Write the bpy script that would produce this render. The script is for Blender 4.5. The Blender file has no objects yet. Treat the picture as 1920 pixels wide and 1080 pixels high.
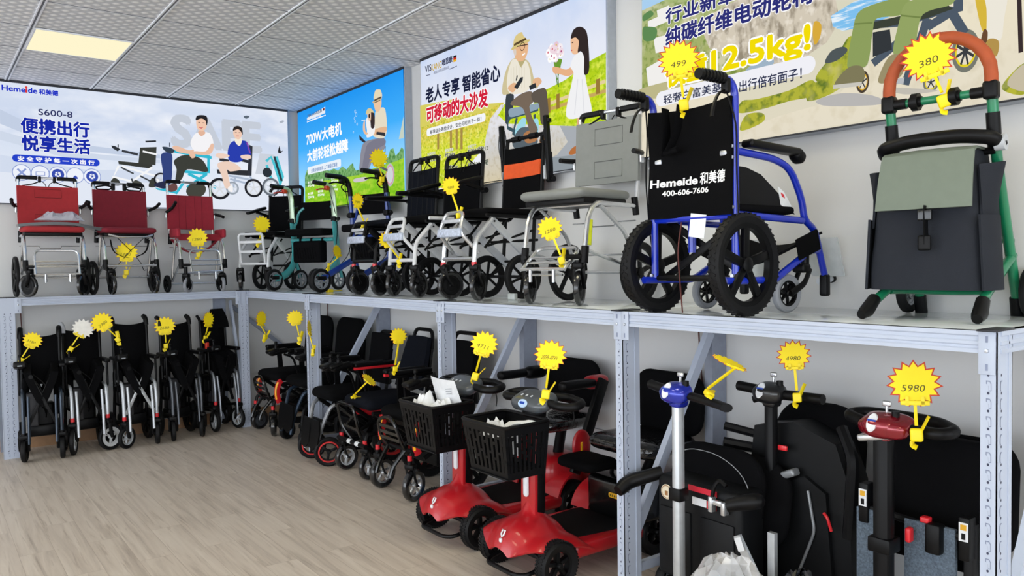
import bpy, math, random
from mathutils import Vector, Matrix, Euler
random.seed(7)
scene = bpy.context.scene
COL = scene.collection
PI = math.pi
V = Vector

# ------------------------------------------------------------------ camera, world, exposure
CAM = V((-3.00926, -7.41061, 1.43895))
CR = V((0.798304, -0.602080, -0.014524))
CU = V((0.030176, 0.015902, 0.999418))
CF = V((0.601498, 0.798278, -0.030863))
FPX = 1483.49
cd = bpy.data.cameras.new('camera')
cd.sensor_width = 36.0
cd.lens = FPX / 1920 * 36
cd.clip_start = 0.02
cam = bpy.data.objects.new('camera', cd)
COL.objects.link(cam)
cam.matrix_world = Matrix(((CR.x, CU.x, -CF.x, CAM.x), (CR.y, CU.y, -CF.y, CAM.y), (CR.z, CU.z, -CF.z, CAM.z), (0, 0, 0, 1)))
scene.camera = cam

wd = bpy.data.worlds.new('daylight')
scene.world = wd
wd.use_nodes = True
bg = wd.node_tree.nodes['Background']
bg.inputs[0].default_value = (0.87, 0.93, 1.0, 1)
bg.inputs[1].default_value = 4.2
scene.view_settings.view_transform = 'Standard'
scene.view_settings.look = 'None'
scene.view_settings.exposure = 0.0
scene.view_settings.gamma = 1.0
scene.view_settings.use_curve_mapping = False
PANEL_POWER = 9.0        # emission of the added ceiling light panels out of view

# measured layout of the shop (metres): room corner near the origin, right wall x = WX, back wall y = WY
WX = WY = 0.07
CEIL = 2.949
SH = 1.232               # shelf deck height
SD = -0.64               # front edge of the right hand rack
BY = -0.292              # front edge of the back rack

def ray(u, v):
    return CF + CR * ((u - 960) / FPX) - CU * ((v - 540) / FPX)
def on(u, v, axis, val):
    d = ray(u, v)
    t = (val - CAM[axis]) / d[axis]
    return CAM + d * t
def onx(u, v, x): return on(u, v, 0, x)
def ony(u, v, y): return on(u, v, 1, y)
def onz(u, v, z): return on(u, v, 2, z)

# ------------------------------------------------------------------ materials
def lin(c):
    if isinstance(c, str):
        c = c.lstrip('#'); c = [int(c[i:i + 2], 16) / 255 for i in (0, 2, 4)]
    return tuple((x / 12.92 if x <= .04045 else ((x + .055) / 1.055) ** 2.4) for x in c[:3]) + (1,)
MATS = {}
def mat(name, col, rough=.5, metal=0., var=.06, scale=30., bump=0., bscale=200., coat=0., spec=.5, alpha=1., trans=0.):
    if name in MATS: return MATS[name]
    m = bpy.data.materials.new(name); m.use_nodes = True
    nt = m.node_tree; b = nt.nodes['Principled BSDF']
    c = lin(col)
    b.inputs['Roughness'].default_value = rough
    b.inputs['Metallic'].default_value = metal
    b.inputs['Coat Weight'].default_value = coat
    b.inputs['Specular IOR Level'].default_value = spec
    b.inputs['Alpha'].default_value = alpha
    b.inputs['Transmission Weight'].default_value = trans
    tc = nt.nodes.new('ShaderNodeTexCoord')
    n = nt.nodes.new('ShaderNodeTexNoise'); n.inputs['Scale'].default_value = scale; n.inputs['Detail'].default_value = 3
    nt.links.new(tc.outputs['Object'], n.inputs['Vector'])
    r = nt.nodes.new('ShaderNodeValToRGB')
    r.color_ramp.elements[0].position = .3; r.color_ramp.elements[1].position = .7
    r.color_ramp.elements[0].color = tuple(x * (1 - var) for x in c[:3]) + (1,)
    r.color_ramp.elements[1].color = tuple(min(1, x * (1 + var)) for x in c[:3]) + (1,)
    nt.links.new(n.outputs['Fac'], r.inputs['Fac'])
    nt.links.new(r.outputs['Color'], b.inputs['Base Color'])
    if bump:
        n2 = nt.nodes.new('ShaderNodeTexNoise'); n2.inputs['Scale'].default_value = bscale
        nt.links.new(tc.outputs['Object'], n2.inputs['Vector'])
        bp = nt.nodes.new('ShaderNodeBump'); bp.inputs['Strength'].default_value = bump; bp.inputs['Distance'].default_value = .01
        nt.links.new(n2.outputs['Fac'], bp.inputs['Height']); nt.links.new(bp.outputs['Normal'], b.inputs['Normal'])
    MATS[name] = m
    return m
def em(col, strength=1.0):
    key = 'print_%s_%g' % (col, strength)
    if key in MATS: return MATS[key]
    m = bpy.data.materials.new(key); m.use_nodes = True
    nt = m.node_tree; nt.nodes.clear()
    e = nt.nodes.new('ShaderNodeEmission'); e.inputs[0].default_value = lin(col); e.inputs[1].default_value = strength
    o = nt.nodes.new('ShaderNodeOutputMaterial'); nt.links.new(e.outputs[0], o.inputs[0])
    MATS[key] = m
    return m

wallm = mat('wall_paint', '#d3d3d3', .75, var=.015, scale=3)
steel = mat('powder_coated_steel', '#b7c0d2', .5, var=.01, scale=4)
steeldk = mat('rack_slot_dark', '#3b3f55', .7)
steelsh = mat('rack_slot_edge', '#7d86a0', .5)
deckm = mat('shelf_deck', '#dfe7ec', .13, var=.03, scale=6, coat=.3)
blackp = mat('black_plastic', '#0a0a0c', .42, spec=.2, var=.1)
blackg = mat('black_gloss', '#0a0b0c', .2, coat=.3)
rubber = mat('tyre_rubber', '#111113', .55, spec=.22, var=.1)
tyreclr = mat('smoky_tyre', '#1b1b1d', .18, coat=.5)
fabk = mat('black_fabric', '#0b0b0d', .9, bump=.15, bscale=900, spec=.08)
fabnavy = mat('black_mesh_fabric', '#12151d', .85, spec=.1, bump=.4, bscale=700)
chrome = mat('polished_aluminium', '#d5d7da', .25, metal=.85)
alu = mat('satin_aluminium', '#c4c8cc', .4, metal=.55)
silver = mat('silver_paint', '#c9cdd3', .35, metal=.3)
whitep = mat('white_paint', '#d4d6d9', .35)
greyrim = mat('grey_rim', '#8b9096', .4, metal=.3)
yellow = mat('yellow_plastic', '#f7dd0a', .45, var=.02)
yelcard = mat('yellow_card', '#ffe300', .6, var=.02)
redge = mat('red_card_edge', '#c2361c', .6)
inkm = mat('pen_ink', '#4a4a10', .7)
redm = mat('scooter_red', '#b3151f', .35, coat=.4)
redtrim = mat('red_trim', '#d6222c', .35, coat=.3)
# ------------------------------------------------------------------ mesh helpers
class MB:
    def __init__(s): s.v = []; s.f = []; s.mi = []; s.cur = 0; s.mats = []
    def use(s, m):
        if m not in s.mats: s.mats.append(m)
        s.cur = s.mats.index(m); return s
    def add(s, vs, fs, M=None):
        o = len(s.v)
        s.v += [(M @ V(p)) if M else V(p) for p in vs]
        s.f += [tuple(o + i for i in f) for f in fs]
        s.mi += [s.cur] * len(fs)
        return s
    def box(s, c, sz, rot=None, bev=0.0):
        c = V(c); hx, hy, hz = sz[0] / 2, sz[1] / 2, sz[2] / 2
        M = Matrix.Translation(c) @ (rot.to_4x4() if rot else Matrix())
        if bev <= 0:
            vs = [(x, y, z) for x in (-hx, hx) for y in (-hy, hy) for z in (-hz, hz)]
            return s.add(vs, [(0, 1, 3, 2), (4, 6, 7, 5), (0, 4, 5, 1), (2, 3, 7, 6), (0, 2, 6, 4), (1, 5, 7, 3)], M)
        return s.rb(c, sz, min(bev, hx, hy, hz), rot, k=1)
    def rb(s, c, sz, r, rot=None, k=3):
        """box with rounded edges; r may be three radii for a cushion-like puff"""
        c = V(c); h = [a / 2 for a in sz]
        rr = r if isinstance(r, (tuple, list)) else (r, r, r)
        rr = [min(a, b) for a, b in zip(rr, h)]
        M = Matrix.Translation(c) @ (rot.to_4x4() if rot else Matrix())
        N = 2 * k + 2
        def prm(i): return (-1, -1 + i / k) if i <= k else (1, (i - k - 1) / k)
        vs = []; fs = []; idx = {}
        def vert(sg, d):
            n = math.sqrt(sum(a * a for a in d)) or 1
            p = tuple(round(sg[q] * (h[q] - rr[q]) + d[q] / n * rr[q], 6) for q in range(3))
            if p not in idx: idx[p] = len(vs); vs.append(p)
            return idx[p]
        for ax in range(3):
            a1, a2 = (ax + 1) % 3, (ax + 2) % 3
            for e in (-1, 1):
                g = []
                for i in range(N):
                    row = []
                    for j in range(N):
                        s1, d1 = prm(i); s2, d2 = prm(j)
                        sg = [0, 0, 0]; d = [0, 0, 0]
                        sg[ax] = e; d[ax] = e; sg[a1] = s1; d[a1] = d1; sg[a2] = s2; d[a2] = d2
                        row.append(vert(sg, d))
                    g.append(row)
                for i in range(N - 1):
                    for j in range(N - 1):
                        q = (g[i][j], g[i + 1][j], g[i + 1][j + 1], g[i][j + 1])
                        if e < 0: q = q[::-1]
                        q = tuple(dict.fromkeys(q))
                        if len(q) > 2: fs.append(q)
        return s.add(vs, fs, M)
    def tube(s, pts, r, n=8, closed=False, fil=.03, cap=True, flat=None):
        """tube along a polyline with rounded corners; r number or list; flat=(w,h) makes an oval section"""
        P = [V(p) for p in pts]
        R = list(r) if isinstance(r, (list, tuple)) else [r] * len(P)
        Q = []; QR = []
        L = len(P)
        for i, p in enumerate(P):
            if (not closed and i in (0, L - 1)) or fil <= 0:
                Q.append(p); QR.append(R[i]); continue
            a = P[i - 1]; b = P[(i + 1) % L]
            da = a - p; db = b - p
            la, lb = da.length, db.length
            if la < 1e-6 or lb < 1e-6 or abs(da.angle(db) - PI) < .06:
                Q.append(p); QR.append(R[i]); continue
            c = min(fil, la * .48, lb * .48)
            A = p + da / la * c; B = p + db / lb * c
            for k in range(5):
                t = k / 4
                Q.append(A * (1 - t) ** 2 + p * 2 * t * (1 - t) + B * t * t); QR.append(R[i])
        m = len(Q)
        tan = []
        for i in range(m):
            if closed: d = Q[(i + 1) % m] - Q[i - 1]
            else: d = Q[min(i + 1, m - 1)] - Q[max(i - 1, 0)]
            tan.append(d.normalized() if d.length > 1e-9 else V((0, 0, 1)))
        up = V((0, 0, 1)) if abs(tan[0].z) < .9 else V((0, 1, 0))
        nrm = (up - tan[0] * up.dot(tan[0])).normalized()
        vs = []; fs = []
        for i in range(m):
            if i:
                nrm = nrm - tan[i] * nrm.dot(tan[i])
                nrm = nrm.normalized() if nrm.length > 1e-6 else tan[i].orthogonal().normalized()
            bn = tan[i].cross(nrm)
            for k in range(n):
                a = 2 * PI * k / n
                if flat: o = bn * (math.cos(a) * flat[0]) + nrm * (math.sin(a) * flat[1])
                else: o = (bn * math.cos(a) + nrm * math.sin(a)) * QR[i]
                vs.append(Q[i] + o)
        for i in range(m if closed else m - 1):
            j = (i + 1) % m
            for k in range(n):
                k2 = (k + 1) % n
                fs.append((i * n + k, i * n + k2, j * n + k2, j * n + k))
        if cap and not closed:
            fs.append(tuple(range(n))[::-1]); fs.append(tuple((m - 1) * n + k for k in range(n)))
        return s.add(vs, fs)
    def cyl(s, a, b, r, r2=None, n=14):
        return s.tube([a, b], [r, r if r2 is None else r2], n=n, fil=0)
    def bar(s, a, b, w, h, up=(0, 0, 1), bev=.0):
        """rectangular bar from a to b, w across, h along 'up'"""
        a = V(a); b = V(b); d = b - a; x = d.normalized(); up = V(up)
        y = up.cross(x)
        if y.length < 1e-4: y = V((0, 1, 0)).cross(x)
        y.normalize(); z = x.cross(y)
        rot = Matrix((x, y, z)).transposed()
        return s.box((a + b) / 2, (d.length, w, h), rot, bev)
    def prism(s, poly, h, M=None):
        n = len(poly)
        vs = [(x, y, 0) for x, y in poly] + [(x, y, h) for x, y in poly]
        fs = [tuple(range(n))[::-1], tuple(range(n, 2 * n))] + [(i, (i + 1) % n, n + (i + 1) % n, n + i) for i in range(n)]
        return s.add(vs, fs, M)
    def lathe(s, prof, n=24, M=None, close=False):
        vs = []; fs = []; m = len(prof)
        for i in range(n):
            a = 2 * PI * i / n
            vs += [(r * math.cos(a), r * math.sin(a), z) for r, z in prof]
        for i in range(n):
            j = (i + 1) % n
            for k in range(m if close else m - 1):
                k2 = (k + 1) % m
                fs.append((i * m + k, j * m + k, j * m + k2, i * m + k2))
        return s.add(vs, fs, M)
    def sheet(s, fn, nu, nv, th=.004):
        """thick curved sheet; fn(u,v)->point"""
        g = [[V(fn(i / nu, j / nv)) for j in range(nv + 1)] for i in range(nu + 1)]
        W = nv + 1
        top = []; bot = []
        for i in range(nu + 1):
            for j in range(W):
                du = g[min(i + 1, nu)][j] - g[max(i - 1, 0)][j]
                dv = g[i][min(j + 1, nv)] - g[i][max(j - 1, 0)]
                nn = du.cross(dv)
                nn = nn.normalized() if nn.length > 1e-9 else V((0, 0, 1))
                top.append(g[i][j] + nn * th / 2); bot.append(g[i][j] - nn * th / 2)
        K = len(top); fs = []
        for i in range(nu):
            for j in range(nv):
                a, b, c, d = i * W + j, (i + 1) * W + j, (i + 1) * W + j + 1, i * W + j + 1
                fs.append((a, b, c, d)); fs.append((K + d, K + c, K + b, K + a))
        rim = [i * W for i in range(nu + 1)] + [nu * W + j for j in range(1, W)] + [i * W + nv for i in range(nu - 1, -1, -1)] + [j for j in range(nv - 1, 0, -1)]
        for q in range(len(rim)):
            a, b = rim[q], rim[(q + 1) % len(rim)]
            fs.append((a, K + a, K + b, b))
        return s.add(top + bot, fs)
    def build(s, name, m=None, parent=None, smooth=38):
        me = bpy.data.meshes.new(name)
        me.from_pydata([tuple(p) for p in s.v], [], s.f)
        mats = s.mats or [m]
        for q in mats: me.materials.append(q)
        if s.mats: me.polygons.foreach_set('material_index', s.mi)
        me.polygons.foreach_set('use_smooth', [True] * len(me.polygons))
        me.update()
        try: me.set_sharp_from_angle(angle=math.radians(smooth))
        except Exception: pass
        o = bpy.data.objects.new(name, me)
        COL.objects.link(o)
        if parent: o.parent = parent
        return o

def axm(c, axis, roll=0.0):
    z = V(axis).normalized()
    return Matrix.Translation(V(c)) @ z.to_track_quat('Z', 'Y').to_matrix().to_4x4() @ Matrix.Rotation(roll, 4, 'Z')
def RY(d): return Euler((0, math.radians(d), 0)).to_matrix()
def RX(d): return Euler((math.radians(d), 0, 0)).to_matrix()
def RZ(d): return Euler((0, 0, math.radians(d))).to_matrix()
def thing(name, label, cat, loc=(0, 0, 0), rz=0.0, group=None):
    o = bpy.data.objects.new(name, None); COL.objects.link(o)
    o.empty_display_size = .05
    o.location = loc; o.rotation_euler = (0, 0, rz); o['label'] = label; o['category'] = cat
    if group: o['group'] = group
    return o
def tag(o, label, cat, group=None):
    o['label'] = label; o['category'] = cat
    if group: o['group'] = group
    return o
def struct(o): o['kind'] = 'structure'; return o
def smoothpoly(pts, k=4):
    out = []; n = len(pts); P = [V((p[0], p[1])) for p in pts]
    for i in range(n):
        a, b, c, d = P[i - 1], P[i], P[(i + 1) % n], P[(i + 2) % n]
        for q in range(k):
            t = q / k
            out.append(.5 * ((2 * b) + (c - a) * t + (2 * a - 5 * b + 4 * c - d) * t * t + (3 * b - a - 3 * c + d) * t ** 3))
    return [(p.x, p.y) for p in out]
def text_geo(body, off=0.0, res=3, shear=0.0):
    c = bpy.data.curves.new('t', 'FONT'); c.body = body; c.offset = off; c.resolution_u = res; c.shear = shear
    o = bpy.data.objects.new('t', c); COL.objects.link(o)
    bpy.context.view_layer.update()
    me = o.evaluated_get(bpy.context.evaluated_depsgraph_get()).to_mesh()
    vs = [v.co.copy() for v in me.vertices]; fs = [tuple(p.vertices) for p in me.polygons]
    o.to_mesh_clear() if hasattr(o, 'to_mesh_clear') else None
    bpy.data.objects.remove(o); bpy.data.curves.remove(c)
    return vs, fs
def put_text(mb, body, rect, M, off=0.0, z=0.0, shear=0.0):
    """text stretched to rect (x0,y0,x1,y1) in the plane of M"""
    vs, fs = text_geo(body, off, shear=shear)
    if not vs: return
    x0 = min(v.x for v in vs); x1 = max(v.x for v in vs); y0 = min(v.y for v in vs); y1 = max(v.y for v in vs)
    sx = (rect[2] - rect[0]) / max(1e-6, x1 - x0); sy = (rect[3] - rect[1]) / max(1e-6, y1 - y0)
    mb.add([(rect[0] + (v.x - x0) * sx, rect[1] + (v.y - y0) * sy, z) for v in vs], fs, M)
# ------------------------------------------------------------------ room shell
XL, YF = -9.0, -14.0
def floor_mat():
    m = bpy.data.materials.new('pale_laminate_planks'); m.use_nodes = True
    nt = m.node_tree; L = nt.links; b = nt.nodes['Principled BSDF']; N = nt.nodes.new
    tc = N('ShaderNodeTexCoord')
    mp = N('ShaderNodeMapping'); mp.inputs['Rotation'].default_value = (0, 0, PI / 2); L.new(tc.outputs['Object'], mp.inputs['Vector'])
    br = N('ShaderNodeTexBrick'); L.new(mp.outputs[0], br.inputs['Vector'])
    br.inputs['Scale'].default_value = 1; br.inputs['Brick Width'].default_value = .92; br.inputs['Row Height'].default_value = .155
    br.inputs['Mortar Size'].default_value = .0012; br.inputs['Mortar Smooth'].default_value = .3; br.inputs['Bias'].default_value = 0
    br.inputs['Color1'].default_value = (0, 0, 0, 1); br.inputs['Color2'].default_value = (1, 1, 1, 1); br.inputs['Mortar'].default_value = (.5, .5, .5, 1)
    sep = N('ShaderNodeVectorMath'); sep.operation = 'MULTIPLY'; sep.inputs[1].default_value = (20, 1.1, 1); L.new(tc.outputs['Object'], sep.inputs[0])
    shift = N('ShaderNodeVectorMath'); shift.operation = 'MULTIPLY_ADD'; L.new(br.outputs['Color'], shift.inputs[0]); shift.inputs[1].default_value = (7, 23, 5); L.new(sep.outputs[0], shift.inputs[2])
    g = N('ShaderNodeTexNoise'); g.inputs['Scale'].default_value = 1.0; g.inputs['Detail'].default_value = 8; g.inputs['Roughness'].default_value = .62; g.inputs['Distortion'].default_value = .7
    L.new(shift.outputs[0], g.inputs['Vector'])
    r = N('ShaderNodeValToRGB'); e = r.color_ramp.elements
    e[0].position = .22; e[0].color = lin('#a99c8f'); e[1].position = .78; e[1].color = lin('#ded3c6')
    k = e.new(.47); k.color = lin('#cbbeb0')
    L.new(g.outputs['Fac'], r.inputs['Fac'])
    # fine dark streaks
    g2 = N('ShaderNodeTexNoise'); g2.inputs['Scale'].default_value = 2.6; g2.inputs['Detail'].default_value = 5; g2.inputs['Distortion'].default_value = .5
    L.new(shift.outputs[0], g2.inputs['Vector'])
    r2 = N('ShaderNodeValToRGB'); r2.color_ramp.elements[0].position = .30; r2.color_ramp.elements[1].position = .42
    r2.color_ramp.elements[0].color = (.62, .58, .54, 1); r2.color_ramp.elements[1].color = (1, 1, 1, 1)
    L.new(g2.outputs['Fac'], r2.inputs['Fac'])
    mx = N('ShaderNodeMixRGB'); mx.blend_type = 'MULTIPLY'; mx.inputs[0].default_value = .6
    L.new(r.outputs[0], mx.inputs[1]); L.new(r2.outputs[0], mx.inputs[2])
    m2 = N('ShaderNodeMixRGB'); m2.blend_type = 'MULTIPLY'; L.new(br.outputs['Fac'], m2.inputs[0]); L.new(mx.outputs[0], m2.inputs[1]); m2.inputs[2].default_value = (.72, .68, .64, 1)
    L.new(m2.outputs[0], b.inputs['Base Color'])
    b.inputs['Roughness'].default_value = .42
    return m
def slab(name, a, b, m):
    c = [(x + y) / 2 for x, y in zip(a, b)]; s = [abs(y - x) for x, y in zip(a, b)]
    return struct(MB().box(c, s).build(name, m))
slab('floor', (XL, YF, -.1), (WX + .1, WY + .1, 0), floor_mat())
slab('wall_right', (WX, YF, 0), (WX + .1, WY + .1, CEIL), wallm)
slab('wall_back', (XL, WY, 0), (WX, WY + .1, CEIL), wallm)
def ceil_mat():
    m = bpy.data.materials.new('embossed_ceiling_tile'); m.use_nodes = True
    nt = m.node_tree; L = nt.links; b = nt.nodes['Principled BSDF']; N = nt.nodes.new
    tc = N('ShaderNodeTexCoord')
    mp = N('ShaderNodeMapping'); mp.inputs['Rotation'].default_value = (0, 0, PI / 4); L.new(tc.outputs['Object'], mp.inputs['Vector'])
    ws = []
    for d in ('X', 'Y'):
        w = N('ShaderNodeTexWave'); w.bands_direction = d; w.inputs['Scale'].default_value = 5.2; w.inputs['Distortion'].default_value = .0
        L.new(mp.outputs[0], w.inputs['Vector']); ws.append(w)
    mu = N('ShaderNodeMath'); mu.operation = 'MULTIPLY'; L.new(ws[0].outputs['Fac'], mu.inputs[0]); L.new(ws[1].outputs['Fac'], mu.inputs[1])
    r = N('ShaderNodeValToRGB'); r.color_ramp.elements[0].position = .05; r.color_ramp.elements[1].position = .6
    r.color_ramp.elements[0].color = lin('#c9ccd3'); r.color_ramp.elements[1].color = lin('#f4f5f8')
    L.new(mu.outputs[0], r.inputs[0]); L.new(r.outputs[0], b.inputs['Base Color'])
    bp = N('ShaderNodeBump'); bp.inputs['Strength'].default_value = .35; bp.inputs['Distance'].default_value = .008
    L.new(mu.outputs[0], bp.inputs['Height']); L.new(bp.outputs[0], b.inputs['Normal'])
    b.inputs['Roughness'].default_value = .7
    return m
slab('ceiling', (XL, YF, CEIL), (WX + .1, WY + .1, CEIL + .1), ceil_mat())
tbar = mat('ceiling_grid_white', '#e6e9f0', .4)
tdark = mat('ceiling_grid_shadow_gap', '#6c7079', .7)
TX0, TY0, TP, TQ = -.588, -.518, .600, .5813
g = MB()
i = 0
while TX0 - TP * i > XL:
    x = TX0 - TP * i
    g.use(tbar)
    for dx in (-.011, .011): g.box((x + dx, (YF + WY) / 2, CEIL - .003), (.009, WY - YF, .008))
    g.use(tdark); g.box((x, (YF + WY) / 2, CEIL - .001), (.014, WY - YF, .005))
    i += 1
i = 0
while TY0 - TQ * i > YF:
    y = TY0 - TQ * i
    g.use(tbar); g.box(((XL + WX) / 2, y, CEIL - .0015), (WX - XL, .006, .004))
    g.use(tdark); g.box(((XL + WX) / 2, y - .005, CEIL - .001), (WX - XL, .004, .003))
    i += 1
struct(g.build('trim_1'))
# square LED panels let into the grid; one is in the picture, the unseen others are added to light the shop
panel_face = em('#fff6d2', PANEL_POWER)
def light_panel(ix, iy, label, face=None):
    x1 = TX0 - TP * ix; y1 = TY0 - TQ * iy
    t = thing('ceiling_light', label, 'ceiling light', (x1 - TP / 2, y1 - TQ / 2, CEIL), group='ceiling light panels')
    MB().box((0, 0, -.004), (TP - .05, TQ - .02, .006)).build('diffuser', face or panel_face, t)
    f = MB()
    for s in (-1, 1):
        f.box((s * (TP / 2 - .02), 0, -.004), (.01, TQ - .01, .01)); f.box((0, s * (TQ / 2 - .006), -.004), (TP - .05, .008, .01))
    f.build('frame', tbar, t)
light_panel(2, 1, 'square warm white ceiling light panel glowing above the back wall sign', em('#fff6cf', 1.0))
for ix, iy in ((0, 7), (0, 11), (2, 6), (2, 11), (6, 1), (6, 6), (6, 11), (2, 16), (6, 16), (10, 6), (10, 11)):  # unseen panels; those nearest the right wall added to brighten deck and walls
    light_panel(ix, iy, 'square warm white ceiling light panel added out of the picture to brighten the shop')
# cable trunking along both walls and the brown skirting on the back wall
duct = mat('white_trunking', '#d9dadc', .5)
struct(MB().box((WX - .006, -5, .475), (.012, 10, .035)).build('trim_2', duct))
struct(MB().box((-4, WY - .006, .455), (8, .012, .035)).build('trim_3', duct))
brown = mat('brown_skirting', '#a9825f', .5)
struct(MB().box((-4, WY - .006, .05), (8, .012, .1)).build('baseboard_back', brown))
struct(MB().box((WX - .006, -6, .04), (.012, 12, .08)).build('baseboard_right', duct))
# thin cables hanging down the walls
cabm = mat('red_brown_cable', '#5a2a26', .6)
for (nm, pts, lab) in (
    ('wall_cable', [onx(1310, 622, .055), onx(1314, 690, .055), onx(1322, 770, .055), onx(1330, 830, .055)], 'thin red brown cable on the right wall beside the scooter seats'),
    ('wall_cable', [ony(38, 575, .055), ony(40, 610, .055), ony(44, 640, .055), ony(44, 690, .055)], 'thin dark red cable on the back wall behind the leftmost folded wheelchair'),
    ('wall_cable', [onx(614, 568, .055), onx(614, 600, .055), onx(615, 640, .055)], 'thin black cable on the right wall above the wide black backrest')):
    tag(MB().tube(pts, .004, n=6).build(nm, cabm), lab, 'cable')
# ------------------------------------------------------------------ steel racks
YP = [-.292, -1.691, -3.596, -5.035, -6.480]     # front posts of the right rack, far to near
def slots(mb, fn, z0, z1, flip):
    """keyhole slots and round holes down one face; fn(a,z,d) gives a point a across the face"""
    z = z1 - .12; k = 0
    while z > z0 + .03:
        mb.use(steeldk)
        def disc(a, zz, r, n=8): mb.add([fn(a + r * .8 * math.cos(2 * PI * q / n), zz + r * math.sin(2 * PI * q / n), .0008) for q in range(n)], [tuple(range(n))])
        disc(0, z, .0042)
        mb.use(steelsh)
        s = -1 if flip else 1
        P = [(-.006 * s, .012), (.004 * s, .012), (.008 * s, .004), (.008 * s, -.017), (.001 * s, -.017), (0, -.002), (-.006 * s, .003)]
        c = z - .027
        mb.add([fn(a, c + b, .0006) for a, b in P], [tuple(range(len(P)))])
        mb.use(steel)
        mb.add([fn(a * .72 + .0008, c + b * .82 - .0008, .0012) for a, b in P], [tuple(range(len(P)))])
        z -= .05; k += 1
def post(parent, x, y, ax, top=SH - .002, w=.043, d=.10, holes=True):
    """angle post with its corner at (x,y); ax 'R' fronts -x (right rack), 'B' fronts -y (back rack)"""
    mb = MB().use(steel)
    if ax == 'R':
        mb.box((x + .0015, y + w / 2, top / 2), (.003, w, top)); mb.box((x + d / 2, y + .0015, top / 2), (d, .003, top))
        mb.box((x + d - .0015, y + .02, top / 2), (.003, .04, top)); mb.box((x + d * .72, y - .001, top / 2), (.006, .004, top))
        if holes:
            slots(mb, lambda a, z, o: V((x - o, y + w * .52 - a, z)), 0, top, False)
            slots(mb, lambda a, z, o: V((x + .026 + a, y - o, z)), 0, top, True)
    else:
        mb.box((x + d / 2 * 0 - w / 2 * 0, y + .0015, top / 2), (d, .003, top)); mb.box((x + d / 2, y + w / 2, top / 2), (.003, w, top)); mb.box((x - d / 2, y + w / 2, top / 2), (.003, w, top))
        if holes:
            slots(mb, lambda a, z, o: V((x - .02 + a, y - o, z)), 0, top, False)
            slots(mb, lambda a, z, o: V((x + .02 + a, y - o, z)), 0, top, True)
    return mb.build('post', None, parent)
capm = mat('black_post_cap', '#1c1d26', .5)
bolt = mat('zinc_bolt', '#c8ccd4', .3, metal=.8)
def beam(parent, a, b, out, h=.062, name='beam', plates=True):
    """front beam between two posts, with rolled ribs; out = unit vector to the aisle"""
    a = V(a); b = V(b); out = V(out)
    d = (b - a).normalized()
    mb = MB().use(steel)
    prof = [(0, 0), (.004, 0), (.004, -.012), (-.001, -.016), (-.001, -.026), (.003, -.030), (.003, -.038), (-.001, -.042), (-.001, -.048), (.004, -.052), (.004, -.062), (-.03, -.062), (-.03, 0)]
    n = len(prof); vs = []
    for p in (a, b):
        vs += [p + out * o + V((0, 0, z * h / .062)) for o, z in prof]
    mb.add(vs, [(i, (i + 1) % n, n + (i + 1) % n, n + i) for i in range(n)] + [tuple(range(n))[::-1], tuple(range(n, 2 * n))])
    o = mb.build(name, None, parent)
    if plates:
        for e, s in ((a, 1), (b, -1)):
            pm = MB()
            c = e + d * s * .020 + V((0, 0, -.060)) + out * .0065
            rot = Matrix((d, d.cross(V((0, 0, 1))), V((0, 0, 1)))).transposed()
            pm.use(steel).box(c, (.044, .003, .12), rot, .0012)
            pm.use(bolt).lathe([(0, .006), (.005, .005), (.007, 0)], 10, axm(c + V((0, 0, .006)) + out * .001, out))
            pm.use(steelsh)
            for dz in (.038, -.04): pm.box(c + V((0, 0, dz)) + out * .002, (.006, .001, .018), rot)
            pm.build('end_plate', None, o)
    return o
def cap(parent, x, y, sx=.10, sy=.06):
    mb = MB().use(capm).box((x, y, SH + .003), (sx, sy, .006), None, .002); mb.box((x, y, SH - .012), (.03, .03, .026))
    mb.build('post_cap', None, parent)
rr = thing('shelving_rack', 'long pale grey steel rack with a glossy deck along the right wall', 'shelf rack')
for i, y in enumerate(YP):
    if i:
        post(rr, SD, y, 'R')
        mb = MB().use(mat('rack_post_back', '#8f96a6', .5)); mb.box((WX - .055, y + .0185, SH / 2 - .02), (.10, .004, SH - .04)); mb.box((WX - .105, y + .04, SH / 2 - .02), (.004, .045, SH - .04)); mb.box((WX - .006, y + .04, SH / 2 - .02), (.004, .045, SH - .04))
        mb.build('back_post', None, rr)
        MB().use(steel).bar((WX - .11, y + .03, SH - .13), (SD + .05, y + .03, .20), .03, .045, up=(1, 0, 1)).build('diagonal_brace', None, rr)
        MB().use(steel).bar((WX - .09, y + .03, .11), (SD + .03, y + .03, .11), .025, .04).build('cross_bar', None, rr)
        cap(rr, SD + .04, y + .02, .13, .05)
for i in range(4):
    beam(rr, (SD, YP[i] - (.0 if i else .02), SH), (SD, YP[i + 1] + .004, SH), (-1, 0, 0))
    MB().use(steel).box((WX - .02, (YP[i] + YP[i + 1]) / 2, SH - .035), (.03, abs(YP[i + 1] - YP[i]) - .05, .06)).build('back_beam', None, rr)
    y0, y1 = YP[i + 1] + .003, YP[i] - .003
    mb = MB(); mb.box(((SD + .003 + WX - .004) / 2, (y0 + y1) / 2, SH - .012), (WX - SD - .008, y1 - y0, .024), None, .002)
    mb.build('deck_board', deckm, rr)
beam(rr, (SD + .02, YP[4], SH), (WX - .01, YP[4], SH), (0, -1, 0), plates=False, name='end_beam')
bk = thing('shelving_rack', 'pale grey steel rack with a glossy deck along the back wall', 'shelf rack')
XBL = -2.459
post(bk, XBL - .88, BY, 'B', holes=False); post(bk, XBL, BY, 'B'); post(bk, SD - .02, BY, 'B', d=.075)
cap(bk, XBL, BY + .03, .11, .06); cap(bk, SD - .02, BY + .03, .10, .06)
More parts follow.
